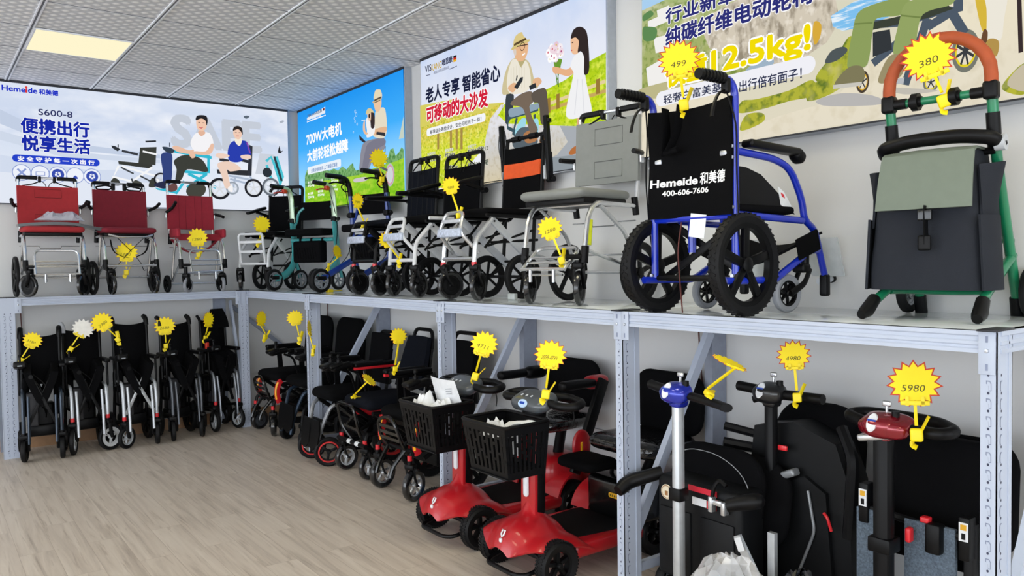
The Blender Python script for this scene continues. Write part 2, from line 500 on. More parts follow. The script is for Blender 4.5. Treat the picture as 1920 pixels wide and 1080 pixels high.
for x in (XBL, -.78):
    mb = MB().use(MATS['rack_post_back'])
    mb.box((x, WY - .05, SH / 2 - .02), (.104, .004, SH - .04)); mb.box((x - .05, WY - .03, SH / 2 - .02), (.004, .045, SH - .04)); mb.box((x + .05, WY - .03, SH / 2 - .02), (.004, .045, SH - .04))
    mb.build('back_post', None, bk)
MB().use(steel).bar((-.69, WY - .06, SH - .1), (-.69, BY + .03, .40), .02, .04).build('diagonal_brace', None, bk)
MB().use(MATS['rack_post_back']).bar((-.66, WY - .02, 1.08), (-.1, WY - .02, .60), .02, .035).build('diagonal_brace', None, rr)
beam(bk, (XBL + .05, BY, SH), (SD - .055, BY, SH), (0, -1, 0))
beam(bk, (XBL - .9, BY, SH), (XBL - .05, BY, SH), (0, -1, 0), plates=False)
mb = MB(); mb.box(((XBL + SD) / 2 - .003, (BY + WY) / 2 + .002, SH - .012), (SD - XBL - .006, WY - BY - .012, .024), None, .002); mb.build('deck_board', deckm, bk)
mb = MB(); mb.box((XBL - .45, (BY + WY) / 2 + .002, SH - .012), (.89, WY - BY - .012, .024), None, .002); mb.build('deck_board', deckm, bk)
mb = MB(); mb.box(((SD + WX) / 2, (BY + WY) / 2 + .002, SH - .012), (WX - SD - .008, WY - BY - .012, .024), None, .002); mb.build('deck_board', deckm, rr)
# ------------------------------------------------------------------ backlit fabric signs (flat prints on light boxes)
framek = mat('lightbox_black_edge', '#20222a', .5)
framea = mat('lightbox_aluminium', '#a9afb8', .45, metal=.25)
class Art:
    """print on the face of one light box: layered flat shapes in face coordinates (a along the wall, b up)"""
    def __init__(s, wall): s.wall = wall; s.mb = MB(); s.z = .0006
    def p(s, u, v):
        q = ony(u, v, 0) if s.wall == 'B' else onx(u, v, 0)
        return (q.x, q.z) if s.wall == 'B' else (-q.y, q.z)
    def M(s):
        if s.wall == 'B': return Matrix(((1, 0, 0, 0), (0, 0, -1, 0), (0, 1, 0, 0), (0, 0, 0, 1)))
        return Matrix(((0, 0, -1, 0), (-1, 0, 0, 0), (0, 1, 0, 0), (0, 0, 0, 1)))
    def poly(s, pts, col, smooth=0, raw=False):
        P = pts if raw else [s.p(*q) for q in pts]
        if smooth: P = smoothpoly(P, smooth)
        s.z += .0002
        s.mb.use(em(col) if isinstance(col, str) else col).add([(x, y, s.z) for x, y in P], [tuple(range(len(P)))], s.M())
    def blob(s, pts, col): s.poly(pts, col, 4)
    def line(s, pts, w, col, smooth=0):
        P = [V(s.p(*q)) for q in pts]
        if smooth:
            S = []
            for i in range(len(P) - 1):
                a, b, c, d = P[max(i - 1, 0)], P[i], P[i + 1], P[min(i + 2, len(P) - 1)]
                for k in range(smooth):
                    t = k / smooth
                    S.append(.5 * ((2 * b) + (c - a) * t + (2 * a - 5 * b + 4 * c - d) * t * t + (3 * b - a - 3 * c + d) * t ** 3))
            P = S + [P[-1]]
        n = len(P); l = []; r = []
        for i in range(n):
            d = (P[min(i + 1, n - 1)] - P[max(i - 1, 0)])
            d = d.normalized() if d.length > 1e-9 else V((1, 0))
            m = V((-d.y, d.x)) * w / 2
            l.append(P[i] + m); r.append(P[i] - m)
        s.z += .0002
        vs = [(q.x, q.y, s.z) for q in l + r]
        s.mb.use(em(col)).add(vs, [(i, n + i, n + i + 1, i + 1) for i in range(n - 1)], s.M())
    def disc(s, u, v, r, col, n=20, sx=1.0):
        c = s.p(u, v)
        s.poly([(c[0] + r * sx * math.cos(2 * PI * i / n), c[1] + r * math.sin(2 * PI * i / n)) for i in range(n)], col, raw=True)
    def ring(s, u, v, r, w, col, n=24, sx=1.0):
        c = s.p(u, v); s.z += .0002
        vs = []
        for rr_ in (r, r - w):
            vs += [(c[0] + rr_ * sx * math.cos(2 * PI * i / n), c[1] + rr_ * math.sin(2 * PI * i / n), s.z) for i in range(n)]
        s.mb.use(em(col)).add(vs, [(i, (i + 1) % n, n + (i + 1) % n, n + i) for i in range(n)], s.M())
    def wheel(s, u, v, r, tyre='#23242a', rim='#d9dde2', spokes=5, sx=1.0, spoke=None):
        s.ring(u, v, r, r * .24, tyre, sx=sx); s.ring(u, v, r * .76, r * .13, rim, sx=sx)
        c = s.p(u, v)
        for i in range(spokes):
            a = 2 * PI * i / spokes + .3
            d = V((math.cos(a), math.sin(a))); m = V((-d.y, d.x)) * r * .07
            P = [V(c) + m, V(c) + d * r * .68 + m, V(c) + d * r * .68 - m, V(c) - m]
            s.poly([(c[0] + (q.x - c[0]) * sx, q.y) for q in P], spoke or rim, raw=True)
        s.disc(u, v, r * .18, spoke or rim, 10, sx)
    def rect(s, u0, vb, vt, u1):
        """upright rectangle on the face: left edge u0 from vb to vt, right edge at u1"""
        a = s.p(u0, vb); t = s.p(u0, vt); v = vb
        for _ in range(6):
            q = s.p(u1, v); v += (q[1] - a[1]) / max(1e-5, (s.p(u1, v - 1)[1] - q[1]))
        return a, (s.p(u1, v)[0], t[1])
    def text(s, body, u0, vb, vt, u1, col, off=.012, halo=None, hoff=.05, shear=0.):
        a, b = s.rect(u0, vb, vt, u1); h = b[1] - a[1]
        def stamp(col, k, n):
            s.z += .0002; s.mb.use(em(col))
            for i in range(n):
                dx = k * math.cos(2 * PI * i / n); dy = k * math.sin(2 * PI * i / n)
                put_text(s.mb, body, (a[0] + dx, a[1] + dy, b[0] + dx, b[1] + dy), s.M(), 0., s.z, shear)
        lines = max(.6, len(body) * .9)
        cell = min(h, (b[0] - a[0]) / lines * 1.1)
        if halo: stamp(halo, cell * (hoff * 1.3 + off), 8)
        stamp(col, cell * off * .9, 6 if off > .006 else 1)
    def pill(s, u0, vb, vt, u1, col, r=None):
        a, b = s.rect(u0, vb, vt, u1); h = (b[1] - a[1]); r = r or h / 2
        P = []
        for cx, cy, a0 in ((b[0] - r, b[1] - r, 0), (a[0] + r, b[1] - r, 90), (a[0] + r, a[1] + r, 180), (b[0] - r, a[1] + r, 270)):
            for k in range(7):
                t = math.radians(a0 + 15 * k); P.append((cx + r * math.cos(t), cy + r * math.sin(t)))
        s.poly(P, col, raw=True)
def print_mat(name, stops, axis='Z', lo=0., hi=1., noise=None, strength=1.0):
    """emissive print: a colour scale along one direction of the face, mixed with a noise pattern"""
    m = bpy.data.materials.new(name); m.use_nodes = True
    nt = m.node_tree; nt.nodes.clear(); N = nt.nodes.new; L = nt.links
    tc = N('ShaderNodeTexCoord'); sp = N('ShaderNodeSeparateXYZ'); L.new(tc.outputs['Object'], sp.inputs[0])
    mr = N('ShaderNodeMapRange'); mr.inputs[1].default_value = lo; mr.inputs[2].default_value = hi; L.new(sp.outputs[axis], mr.inputs[0])
    r = N('ShaderNodeValToRGB'); L.new(mr.outputs[0], r.inputs[0])
    while len(r.color_ramp.elements) < len(stops): r.color_ramp.elements.new(.5)
    for e, (p, c) in zip(r.color_ramp.elements, stops): e.position = p; e.color = lin(c)
    out = r.outputs[0]
    for (sc, vec, c, lo2, hi2, f) in (noise or []):
        mp = N('ShaderNodeMapping'); mp.inputs['Scale'].default_value = vec; L.new(tc.outputs['Object'], mp.inputs[0])
        n = N('ShaderNodeTexNoise'); n.inputs['Scale'].default_value = sc; n.inputs['Detail'].default_value = 5; L.new(mp.outputs[0], n.inputs['Vector'])
        q = N('ShaderNodeMapRange'); q.inputs[1].default_value = lo2; q.inputs[2].default_value = hi2; q.inputs[4].default_value = f; L.new(n.outputs['Fac'], q.inputs[0])
        mx = N('ShaderNodeMixRGB'); L.new(q.outputs[0], mx.inputs[0]); L.new(out, mx.inputs[1]); mx.inputs[2].default_value = lin(c); out = mx.outputs[0]
    e = N('ShaderNodeEmission'); e.inputs[1].default_value = strength; L.new(out, e.inputs[0])
    o = N('ShaderNodeOutputMaterial'); L.new(e.outputs[0], o.inputs[0])
    return m
ZB = 1.976
def lightbox(wall, a0, a1, label, face_m, art):
    """a0..a1 along the wall"""
    zt = CEIL - .012
    mid = (a0 + a1) / 2; w = a1 - a0
    t = thing('light_box_sign', label, 'sign')
    f = MB()
    if wall == 'B':
        f.use(framea)
        f.box((mid, WY / 2 + .002, ZB - .004), (w + .012, WY - .006, .008)); f.box((mid, WY / 2 + .002, zt + .006), (w + .012, WY - .006, .01))
        for x in (a0 - .004, a1 + .004): f.box((x, WY / 2 + .002, (ZB + zt) / 2), (.006, WY - .006, zt - ZB))
        f.use(framek); f.box((mid, .002, zt + .002), (w + .01, .012, .02)); f.box((mid, .002, ZB - .004), (w + .01, .008, .006))
        f.use(framea); f.box((mid, WY - .01, (ZB + zt) / 2), (w, .008, zt - ZB))
    else:
        f.use(framea)
        f.box((WX / 2 + .002, -mid, ZB - .004), (WX - .006, w + .012, .008)); f.box((WX / 2 + .002, -mid, zt + .006), (WX - .006, w + .012, .01))
        for x in (a0 - .004, a1 + .004): f.box((WX / 2 + .002, -x, (ZB + zt) / 2), (WX - .006, .006, zt - ZB))
        f.use(framek); f.box((.002, -mid, zt + .002), (.012, w + .01, .02)); f.box((.002, -mid, ZB - .004), (.008, w + .01, .006))
        f.use(framea); f.box((WX - .01, -mid, (ZB + zt) / 2), (.008, w, zt - ZB))
    f.build('frame', None, t)
    b = MB().use(face_m)
    M = art.M()
    b.add([(a0, ZB, .0002), (a1, ZB, .0002), (a1, zt, .0002), (a0, zt, .0002)], [(0, 1, 2, 3)], M)
    b.build('printed_sheet', None, t)
    if art.mb.v:
        art.mb.build('printed_picture', None, t)
    return t
def seated_chair(A, wl, wr, rl, rr_, seat, frame, back, col='#37b6cc', tyre='#23242a'):
    for ln in frame: A.line(ln, .016, col)
    A.poly(seat, '#2b2d30')
    if back: A.poly(back, '#2b2d30')
    A.wheel(wl[0], wl[1], rl, tyre); A.wheel(wr[0], wr[1], rr_, tyre)

# --- back wall: pale blue sign with two seated riders
A = Art('B')
for P, c in (([(0, 205), (130, 268), (300, 290), (300, 297), (120, 280), (0, 232)], '#c3cfe4'), ([(0, 245), (140, 285), (300, 300), (300, 306), (120, 295), (0, 262)], '#cfd9ea'), ([(0, 290), (160, 318), (330, 320), (330, 392), (0, 382)], '#d2dcee'), ([(0, 322), (170, 338), (330, 345), (540, 350), (540, 395), (0, 381)], '#e2e8f4')): A.poly(P, c)
A.text('Hemeide', 3.5, 169, 159, 69.5, '#1b2fc4', .05)
A.poly([(47.6, 166), (50.6, 166.4), (50.6, 174), (47.6, 173.6)], '#e0372e'); A.disc(49.1, 163.8, .009, '#e0372e', 8)
A.text('和美德', 73, 176.5, 166.6, 109, '#1b2fc4', .05)
A.text('S600-8', 72, 215.5, 204, 136, '#2a2f5e', .02)
A.text('便携出行', 40, 248.5, 220, 167.6, '#1a2ba6', .045, '#ffffff', .02)
A.text('悦享生活', 41.4, 281.4, 253, 168.8, '#1a2ba6', .045, '#ffffff', .02)
A.pill(23, 303, 289, 187, '#2643c9')
A.text('安 全 守 护 每 一 次 出 行', 33.4, 301.3, 292.6, 177, '#ffffff', .05)
for i, u in enumerate((40.5, 75.5, 108.5, 141, 172.5)):
    v = 323.5 + i * 1.9
    A.disc(u, v, .066, '#eef2fb'); A.ring(u, v, .066, .006, '#8c9dd2')
    if i in (2, 4): A.ring(u, v, .045, .012, '#3a4fae'); A.wheel(u, v, .036, '#3a4fae', '#3a4fae')
    if i == 0: A.line([(u - 8, v - 7), (u + 8, v + 7)], .014, '#8c9dd2'); A.line([(u + 8, v - 7), (u - 8, v + 7)], .014, '#8c9dd2')
    if i == 1: A.poly([(u - 9, v - 4), (u + 9, v - 3.5), (u + 9, v + 4.5), (u - 9, v + 4)], '#8c9dd2'); A.poly([(u - 7.5, v - 2.8), (u + 7.5, v - 2.3), (u + 7.5, v + 3.3), (u - 7.5, v + 2.8)], '#eef2fb')
    if i == 3: A.blob([(u - 5, v + 6), (u, v), (u + 5, v + 6)], '#3a4fae')
greyl = '#c6cdd9'
A.text('SAFE', 324, 273, 217, 487, greyl, .09)
A.poly([(486, 288), (514, 290), (508, 328), (478, 326)], '#ccd2dd')
A.blob([(456, 219), (462, 217), (467, 219), (461, 223)], '#5f6b78'); A.blob([(523, 229), (529, 226), (532, 228), (527, 231)], '#aab2bf')
# empty white chair on the left of the print
A.poly([(221, 302), (285, 308), (285, 317), (222, 308)], '#3a3c38'); A.poly([(262, 277), (293, 276), (291, 310), (259, 306)], '#3d3f3a')
A.line([(228, 283), (258, 290)], .02, '#3a3d44'); A.line([(267, 284), (294, 290)], .016, '#f4f5f6'); A.poly([(208, 273), (215, 274), (225, 280), (220, 284), (210, 278)], '#30343a'); A.line([(221, 271), (221, 277)], .008, '#30343a'); A.line([(272, 266), (292, 265)], .015, '#2e3136')
for l in ([(222, 311), (212, 332), (262, 344)], [(228, 312), (290, 330), (300, 345)], [(285, 314), (248, 340)], [(212, 331), (210, 345)]): A.line(l, .018, '#f4f5f7')
for l in ([(226, 314), (250, 326)], [(262, 330), (285, 342)], [(246, 335), (250, 346)]): A.line(l, .014, '#44484c')
A.blob([(206, 346), (212, 334), (222, 338), (224, 348)], '#3b3d38'); A.blob([(246, 352), (252, 338), (266, 344), (262, 352)], '#4a4c46'); A.blob([(278, 350), (284, 334), (293, 338), (292, 350)], '#3d3f3a')
# man in a white shirt in a turquoise chair
tq = '#37b9d2'
for l in ([(326, 284), (366, 291), (396, 296)], [(366, 290), (390, 293), (390, 325)], [(345, 322), (388, 326)], [(352, 326), (385, 342), (404, 352)], [(386, 327), (350, 352)], [(300, 350), (330, 362), (345, 340)]): A.line(l, .026, tq)
A.poly([(290, 352), (332, 360), (331, 364), (294, 356)], tq)
A.blob([(348, 360), (356, 345), (372, 340), (385, 352), (380, 366), (360, 372)], '#45463f')
A.wheel(411, 354, .098); A.wheel(301, 337, .06, rim='#c8ced8')
A.blob([(301, 290), (320, 288), (322, 310), (319, 344), (306, 345), (304, 320)], '#34457f'); A.blob([(325, 302), (345, 291), (374, 297), (388, 316), (384, 323), (350, 318), (340, 336), (328, 340), (330, 318)], '#3d3f3a')
A.blob([(287, 347), (308, 340), (316, 350), (304, 354)], '#2a2f4a'); A.blob([(312, 350), (328, 344), (331, 356), (318, 360)], '#6a4a48')
A.blob([(356, 270), (364, 252), (374, 249), (384, 248), (394, 253), (399, 272), (390, 290), (368, 288)], '#f4f3f6'); A.blob([(395, 270), (400, 274), (392, 290), (362, 289), (364, 284), (385, 284)], '#e9bfa6'); A.blob([(322, 277), (330, 274), (352, 282), (362, 281), (358, 289), (334, 286)], '#e9bfa6')
A.blob([(303, 276), (316, 277), (326, 282), (322, 288), (310, 285)], '#35414f'); A.line([(317, 268), (317, 276)], .008, '#35414f')
A.blob([(352, 286), (362, 284), (365, 294), (358, 297)], '#e9bfa6'); A.blob([(370, 248), (379, 246), (384, 250), (376, 256)], '#e3b59b')
A.blob([(367, 226), (376, 221), (386, 224), (386, 238), (380, 246), (373, 246), (368, 239)], '#f0c7ae'); A.blob([(366, 226), (368, 218), (378, 216.5), (386, 219), (388, 228), (386, 236), (384, 227), (376, 223)], '#252428')
A.line([(372, 239), (376, 241), (379, 239)], .008, '#c8505a'); A.line([(370.5, 230), (374, 230)], .005, '#3b302c'); A.line([(378, 231), (382, 231)], .005, '#3b302c')
# woman in a blue polo shirt
for l in ([(428, 330), (472, 338)], [(430, 336), (468, 346)], [(440, 330), (436, 352)], [(467, 330), (474, 344)]): A.line(l, .018, '#aebbd0')
A.poly([(466, 272), (472, 275), (470, 330), (462, 330)], '#33363f'); A.poly([(405, 318), (464, 320), (462, 330), (406, 326)], '#303238'); A.poly([(410, 296), (428, 300), (428, 305), (410, 302)], '#33363f'); A.poly([(450, 298), (470, 302), (470, 308), (450, 303)], '#33363f')
A.wheel(474, 353, .086); A.wheel(434, 353, .06, '#9aa3af', '#ccd3dd')
A.blob([(406, 308), (425, 303), (440, 308), (450, 318), (430, 322), (424, 318), (428, 338), (430, 352), (420, 352), (414, 330)], '#ecd0bf'); A.blob([(426, 352), (434, 348), (434, 360), (427, 358)], '#f4f2f2')
A.blob([(425, 286), (430, 270), (440, 264), (452, 264), (462, 268), (469, 290), (458, 292), (452, 302), (440, 305), (428, 301)], '#2b3fae'); A.line([(461, 268), (467, 288)], .012, '#8d4aa8')
A.blob([(402, 292), (408, 288), (424, 290), (428, 294), (412, 298)], '#efd2c1'); A.blob([(450, 292), (466, 291), (468, 298), (452, 298)], '#efd2c1'); A.blob([(438, 262), (445, 260), (452, 262), (448, 274), (441, 270)], '#f3ead8')
A.blob([(436, 246), (444, 242), (451, 246), (451, 256), (446, 262), (440, 260), (436, 254)], '#f0cbb6'); A.blob([(435, 246), (437, 239), (445, 237), (452, 242), (453, 254), (450, 248), (444, 243)], '#2c2523'); A.line([(441, 256), (446, 256)], .006, '#c8505a'); A.line([(438.5, 249), (442, 249)], .004, '#3b302c'); A.line([(445.5, 249.5), (449, 249.5)], .004, '#3b302c')
# folded turquoise chair
for l in ([(497, 303), (506, 295), (512, 308), (524, 345)], [(516, 294), (528, 332), (522, 348)], [(498, 310), (504, 330), (510, 340)]): A.line(l, .026, '#4cc3d4')
A.line([(512, 294), (526, 340)], .022, '#2c3d46'); A.blob([(519, 286), (522, 274), (524, 284), (528, 283), (524, 288)], '#26282c'); A.disc(499, 324, .045, '#2c333b'); A.wheel(506, 351, .085, '#6a727c', '#ced6de')
lightbox('B', -2.75, -.105, 'long pale blue backlit sign with two seated riders above the red wheelchairs',
    print_mat('print_pale_blue_sky', [(0, '#e9eef9'), (.35, '#dfe7f5'), (.7, '#ccd8ee'), (1, '#d8e1f2')], 'Z', ZB, CEIL, [(2.2, (1, 1, 2.2), '#f6f8fd', .45, .7, .8)]), A)

# --- right wall, far sign: blue sky and meadow
A = Art('R')
mead = print_mat('print_meadow_green', [(0, '#7fc51e'), (1, '#9ad03a')], 'Z', ZB, ZB + .3, [(9, (1, 1, 3), '#c5e04a', .45, .7, .7), (40, (1, 1, 1), '#5aa313', .5, .7, .5)])
A.poly([(572, 350), (600, 338), (640, 332), (684, 322), (730, 305), (757.5, 294), (759.5, 368.5), (572.5, 396)], mead)
tree = print_mat('print_tree_line', [(0, '#6fa34e'), (1, '#86b87e')], 'Z', ZB, ZB + .4, [(30, (1, 1, 1), '#3f7d3a', .45, .65, .9)])
A.poly([(572, 330), (576, 318), (584, 322), (592, 316), (600, 322), (608, 318), (618, 320), (626, 316), (634, 320), (642, 312), (650, 318), (658, 308), (662, 306), (664, 314), (668, 320), (674, 318), (680, 324), (682, 326), (640, 334), (600, 340), (572, 352)], tree)
A.poly([(722, 298), (728, 294), (732, 280), (738, 278), (742, 292), (748, 286), (753, 276), (757, 280), (758, 296), (740, 303), (724, 308)], tree)
A.poly([(757, 218), (748, 261), (757.4, 259)], '#c7d3c4')
A.poly([(576, 221), (610, 200), (610, 212), (576, 226)], '#e8edf6'); A.text('VISKANG唯思康', 577, 221, 214.5, 604, '#556079', .03); A.line([(576, 229), (611, 216)], .008, '#ffffff'); A.text('德国品牌', 585, 226, 222, 602, '#ffffff', .01)
A.poly([(606, 203.5), (609, 202), (609, 207), (606, 208)], '#7a2e2e')
A.text('700W大电机', 575.5, 273, 251, 641, '#ffffff', .05)
A.text('大前轮轻松越障', 577, 304.5, 283, 653, '#ffffff', .05)
A.pill(577.6, 328, 314, 640, '#eaf3fb', .02); A.text('全新四电磁刹车 上下坡轻松驾驶', 584, 324, 316.5, 633, '#4a78b8', .02)
for u, v in ((578, 345), (596, 342), (622, 337), (578, 366), (597, 362), (622, 352)):
    A.text('整车净重', u, v, v - 4.5, u + 10, '#ffffff', .02); A.text('约26kg', u, v + 7, v + 1.5, u + 12, '#ffffff', .04)
# old man and girl on a chair
A.ring(732.5, 328, .09, .018, '#b9bcc8', sx=.8); A.ring(732.5, 328, .075, .010, '#e38aa0', sx=.8); A.disc(732.5, 328, .066, '#cfd6da', sx=.8)
for l in ([(700, 305), (728, 320)], [(690, 322), (712, 318), (722, 330)], [(706, 282), (724, 276), (722, 300)]): A.line(l, .02, '#5a5d66')
A.blob([(676, 305), (680, 275), (690, 264), (720, 260), (722, 280), (704, 292), (692, 318), (676, 320)], '#8d8d9a'); A.blob([(693, 268), (718, 258), (724, 270), (700, 286), (690, 318), (681, 316), (686, 285)], '#7c7b8b')
A.blob([(665, 336), (686, 332), (690, 338), (668, 342)], '#cfc6cc')
A.blob([(704, 226), (706, 208), (716, 202), (724, 206), (727, 240), (722, 258), (706, 258), (700, 250)], '#e6dcc6'); A.blob([(700, 246), (712, 240), (726, 238), (724, 248), (706, 254)], '#e3b690')
A.poly([(708, 247), (724, 249), (724, 256), (707, 252)], '#33343c'); A.poly([(675, 253), (688, 266), (684, 268), (676, 262)], '#33343c')
A.blob([(703, 188), (715, 183), (717, 196), (713, 208), (707, 210), (703, 198)], '#edc7a4'); A.poly([(700, 191), (718, 181.5), (717.5, 186), (701, 194)], '#cfb78a'); A.blob([(703, 188), (705, 171), (711, 168), (716, 170), (717.5, 183)], '#e6d9b8'); A.poly([(703.5, 187), (717, 180.5), (717, 184), (703, 190.5)], '#5a4d44'); A.line([(704, 193), (715, 188)], .006, '#4a3e3a')
A.blob([(688, 226), (694, 218), (703, 222), (704, 250), (690, 258), (690, 245)], '#f2f1f2'); A.blob([(683, 232), (686, 226), (687, 245), (692, 250), (688, 253), (683, 246)], '#e9c0a0'); A.blob([(691, 210), (697, 206), (704, 214), (704, 238), (698, 240), (696, 225)], '#3a2f30'); A.blob([(691, 211), (697, 209), (697, 226), (692, 224)], '#efcbb0'); A.blob([(688, 215), (691, 205), (698, 204), (704, 212), (700, 211), (694, 212)], '#dcca98'); A.disc(694.5, 217.5, .02, '#2b2b30', 10, .7)
A.line([(680, 226), (688, 225)], .006, '#f6f6f8')
for u, v, r in ((668, 209, .014), (670, 215, .018), (668, 228, .012), (672, 233, .012), (665, 248, .01), (667, 222, .01)): A.ring(u, v, r, .004, '#cfe8fb')
lightbox('R', .0, 2.0815, 'blue backlit sign with old man and girl above green meadow, right wall near the corner',
    print_mat('print_blue_sky', [(0, '#7fc3f2'), (.3, '#8fcdf6'), (.6, '#3fa6ee'), (1, '#1b8be4')], 'Z', ZB, CEIL, [(2, (1, 1, 1), '#3d9fe6', .5, .8, .4)], 1.15), A)

# --- right wall, middle sign: old man in a power chair greeted by a girl
A = Art('R')
hill = print_mat('print_grass_hill', [(0, '#a9cf10'), (.6, '#c6dc22'), (1, '#a4c81e')], 'Z', ZB, ZB + .62, [(14, (1, 1, 2), '#e6ef5a', .48, .66, .8), (45, (1, 1, 1), '#84b00e', .5, .66, .7)])
field = print_mat('print_field_left', [(0, '#b5cd1c'), (.7, '#dbe33c'), (1, '#d9c64e')], 'Z', ZB, ZB + .4, [(22, (1, 1, 2), '#f3ee7c', .48, .64, .8), (50, (1, 1, 1), '#8fae16', .5, .64, .7)])
path = print_mat('print_grey_path', [(0, '#d5c9ab'), (.55, '#cfcdc8'), (1, '#e3e3e8')], 'Z', ZB, ZB + .35, [(30, (1, 1, 1), '#b9ac8e', .5, .7, .6)])
A.poly([(788, 198), (860, 210), (930, 194), (946, 192), (924, 222), (926, 260), (905, 280), (850, 345), (792, 362)], field)
A.poly([(788, 198), (850, 186), (900, 196), (945, 192), (900, 212), (850, 217), (788, 240)], '#d8cf63')
A.poly([(1020, 170), (1060, 150), (1110, 112), (1136.5, 98), (1137, 240), (1040, 240), (950, 232), (930, 214), (945, 196), (1000, 195)], hill)
A.poly([(940, 196), (946, 198), (934, 216), (952, 232), (1060, 236), (1137, 238), (1137, 298), (1083, 315), (910, 345), (884, 349), (905, 300), (912, 252), (920, 222)], path)
A.poly([(1050, 236), (1137, 238), (1137, 304), (1020, 330), (990, 318), (1045, 290), (1065, 266)], '#a8adb3')
A.poly([(1000, 300), (1080, 290), (1080, 315), (1040, 322)], '#8f989e')
for u in (822, 846, 866, 857): A.line([(u, 240), (u, 280)], .028, '#a88d4a')
A.line([(1030, 205), (1137, 170)], .02, '#c7a860'); A.line([(1030, 195), (1060, 183), (1136, 152)], .02, '#e3d09c')
for u, v in ((1047, 190), (1122, 162), (1030, 198)): A.line([(u, v - 14), (u, v + 14)], .03, '#9a7a3a')
A.text('KANG', 810, 134, 121.5, 828.5, '#c8a52c', .02); A.text('VIS', 798, 137, 124.5, 809.5, '#232a4a', .03); A.text('唯思康', 830, 124, 112, 849, '#20264a', .04)
for k, c in enumerate(('#22222a', '#c8332c', '#e8b528')): A.poly([(851, 105 + k * 4), (857, 103 + k * 4), (857, 107 + k * 4), (851, 109 + k * 4)], c)
A.line([(800, 142), (808, 140)], .006, '#6a6f86'); A.text('德国品牌 品质保证', 814, 140, 134.5, 843, '#6a6f86', .01); A.line([(844, 130), (858, 124)], .006, '#6a6f86')
A.text('老人专享', 800, 194, 166, 862.5, '#1d2340', .045); A.text('智能省心', 869, 173.4, 143.5, 939, '#1d2340', .045)
A.text('可移动的大沙发', 801.5, 232, 202, 916, '#d3213c', .05, '#ffffff', .04)
A.pill(801.5, 256.4, 242, 912, '#f4f6fa', .022); A.text('尊享级头等舱设计，安全与时尚于一体！', 808, 252.5, 244.5, 904, '#2d3138', .02)
for (a, b, u, v, r1, r2) in (('车架材料', '航空铝合金', 803, 304, 818, 828.5), ('整车净重', '约26kg', 836, 297, 852, 855), ('轮胎尺寸', '前轮8/后轮12', 879, 290, 895, 917)):
    A.text(a, u, v - 11, v - 17, r1, '#f2f4ee', .02, '#7c8a3a', .03); A.text(b, u, v, v - 9.5, r2, '#2b3320', .04, '#f2f4e4', .04)
for (b, u, v, w) in (('承重20kg', 838, 322, 22), ('续航20公里', 880, 316, 38)): A.text(b, u, v, v - 10, u + w, '#2b3320', .04, '#f2f4e4', .04)
# chair under the man
A.blob([(950, 230), (952, 176), (966, 180), (960, 222)], '#3a4148'); A.wheel(944.5, 270.5, .10, '#4a4c50', '#c9ced2', 7, .45)
for l in ([(955, 222), (990, 212), (1012, 205)], [(955, 225), (955, 240), (1000, 262)], [(972, 222), (965, 250), (985, 268)], [(1005, 215), (1010, 250)]): A.line(l, .022, '#3d5660')
A.blob([(968, 250), (980, 224), (990, 226), (980, 256)], '#9fd8e6'); A.blob([(1000, 228), (1012, 224), (1012, 250), (1004, 252)], '#9fd8e6'); A.blob([(965, 262), (980, 240), (1005, 244), (1010, 272), (980, 282), (966, 276)], '#59646c')
A.blob([(957, 214), (960, 204), (985, 200), (1012, 194), (1013, 204), (985, 214), (962, 220)], '#8fa4b4')
A.blob([(985, 252), (1001, 244), (1012, 256), (1006, 266), (990, 268)], '#b07a50'); A.blob([(1015, 262), (1028, 255), (1030, 266), (1018, 270)], '#c08a5c')
A.blob([(960, 196), (978, 178), (1000, 172), (1004, 190), (996, 200), (1002, 222), (1012, 244), (998, 250), (990, 222), (982, 202)], '#77685a'); A.blob([(1000, 176), (1018, 166), (1027, 168), (1030, 186), (1032, 228), (1018, 232), (1014, 196), (1004, 192)], '#5f564e')
A.blob([(945, 176), (950, 140), (962, 114), (978, 108), (996, 118), (1006, 152), (1014, 158), (1010, 166), (998, 166), (980, 174), (960, 176)], '#cfc39a')
A.blob([(954, 150), (962, 116), (972, 112), (980, 126), (988, 114), (996, 128), (998, 164), (978, 176), (958, 174)], '#ece6d6'); A.poly([(973, 111), (981, 128), (989, 112), (982, 108)], '#b9ad7c')
for k in range(6): A.line([(962 + 5 * k, 122 + 2 * abs(k - 3)), (962 + 5 * k, 166)], .004, '#d6cfba')
A.blob([(956, 166), (966, 156), (974, 160), (966, 174)], '#e3b48c'); A.blob([(1004, 150), (1014, 146), (1020, 154), (1012, 162), (1004, 160)], '#e3b48c'); A.poly([(968, 164), (980, 146), (985, 145), (984, 152), (974, 168)], '#2e3238'); A.line([(972, 152), (974, 142)], .012, '#262a30'); A.poly([(996, 162), (1008, 156), (1010, 164), (998, 170)], '#2e3238')
A.blob([(968, 88), (992, 79), (994, 96), (988, 112), (978, 116), (970, 108)], '#e8b78c'); A.blob([(963, 93), (969, 86), (995, 75), (996, 79), (984, 84), (966, 94)], '#d6c37e'); A.blob([(967, 88), (970, 70), (982, 61), (986, 68), (993, 76), (980, 82)], '#dcc888'); A.poly([(968, 83), (990, 71.5), (991.5, 75.5), (968, 87.5)], '#5c4a30')
A.line([(974, 88), (994, 84)], .006, '#3a2c26'); A.ring(984, 88, .026, .005, '#4a3128'); A.line([(984, 104), (989, 101)], .009, '#ffffff'); A.blob([(968, 94), (972, 94), (972, 104), (969, 103)], '#d8d0c6')
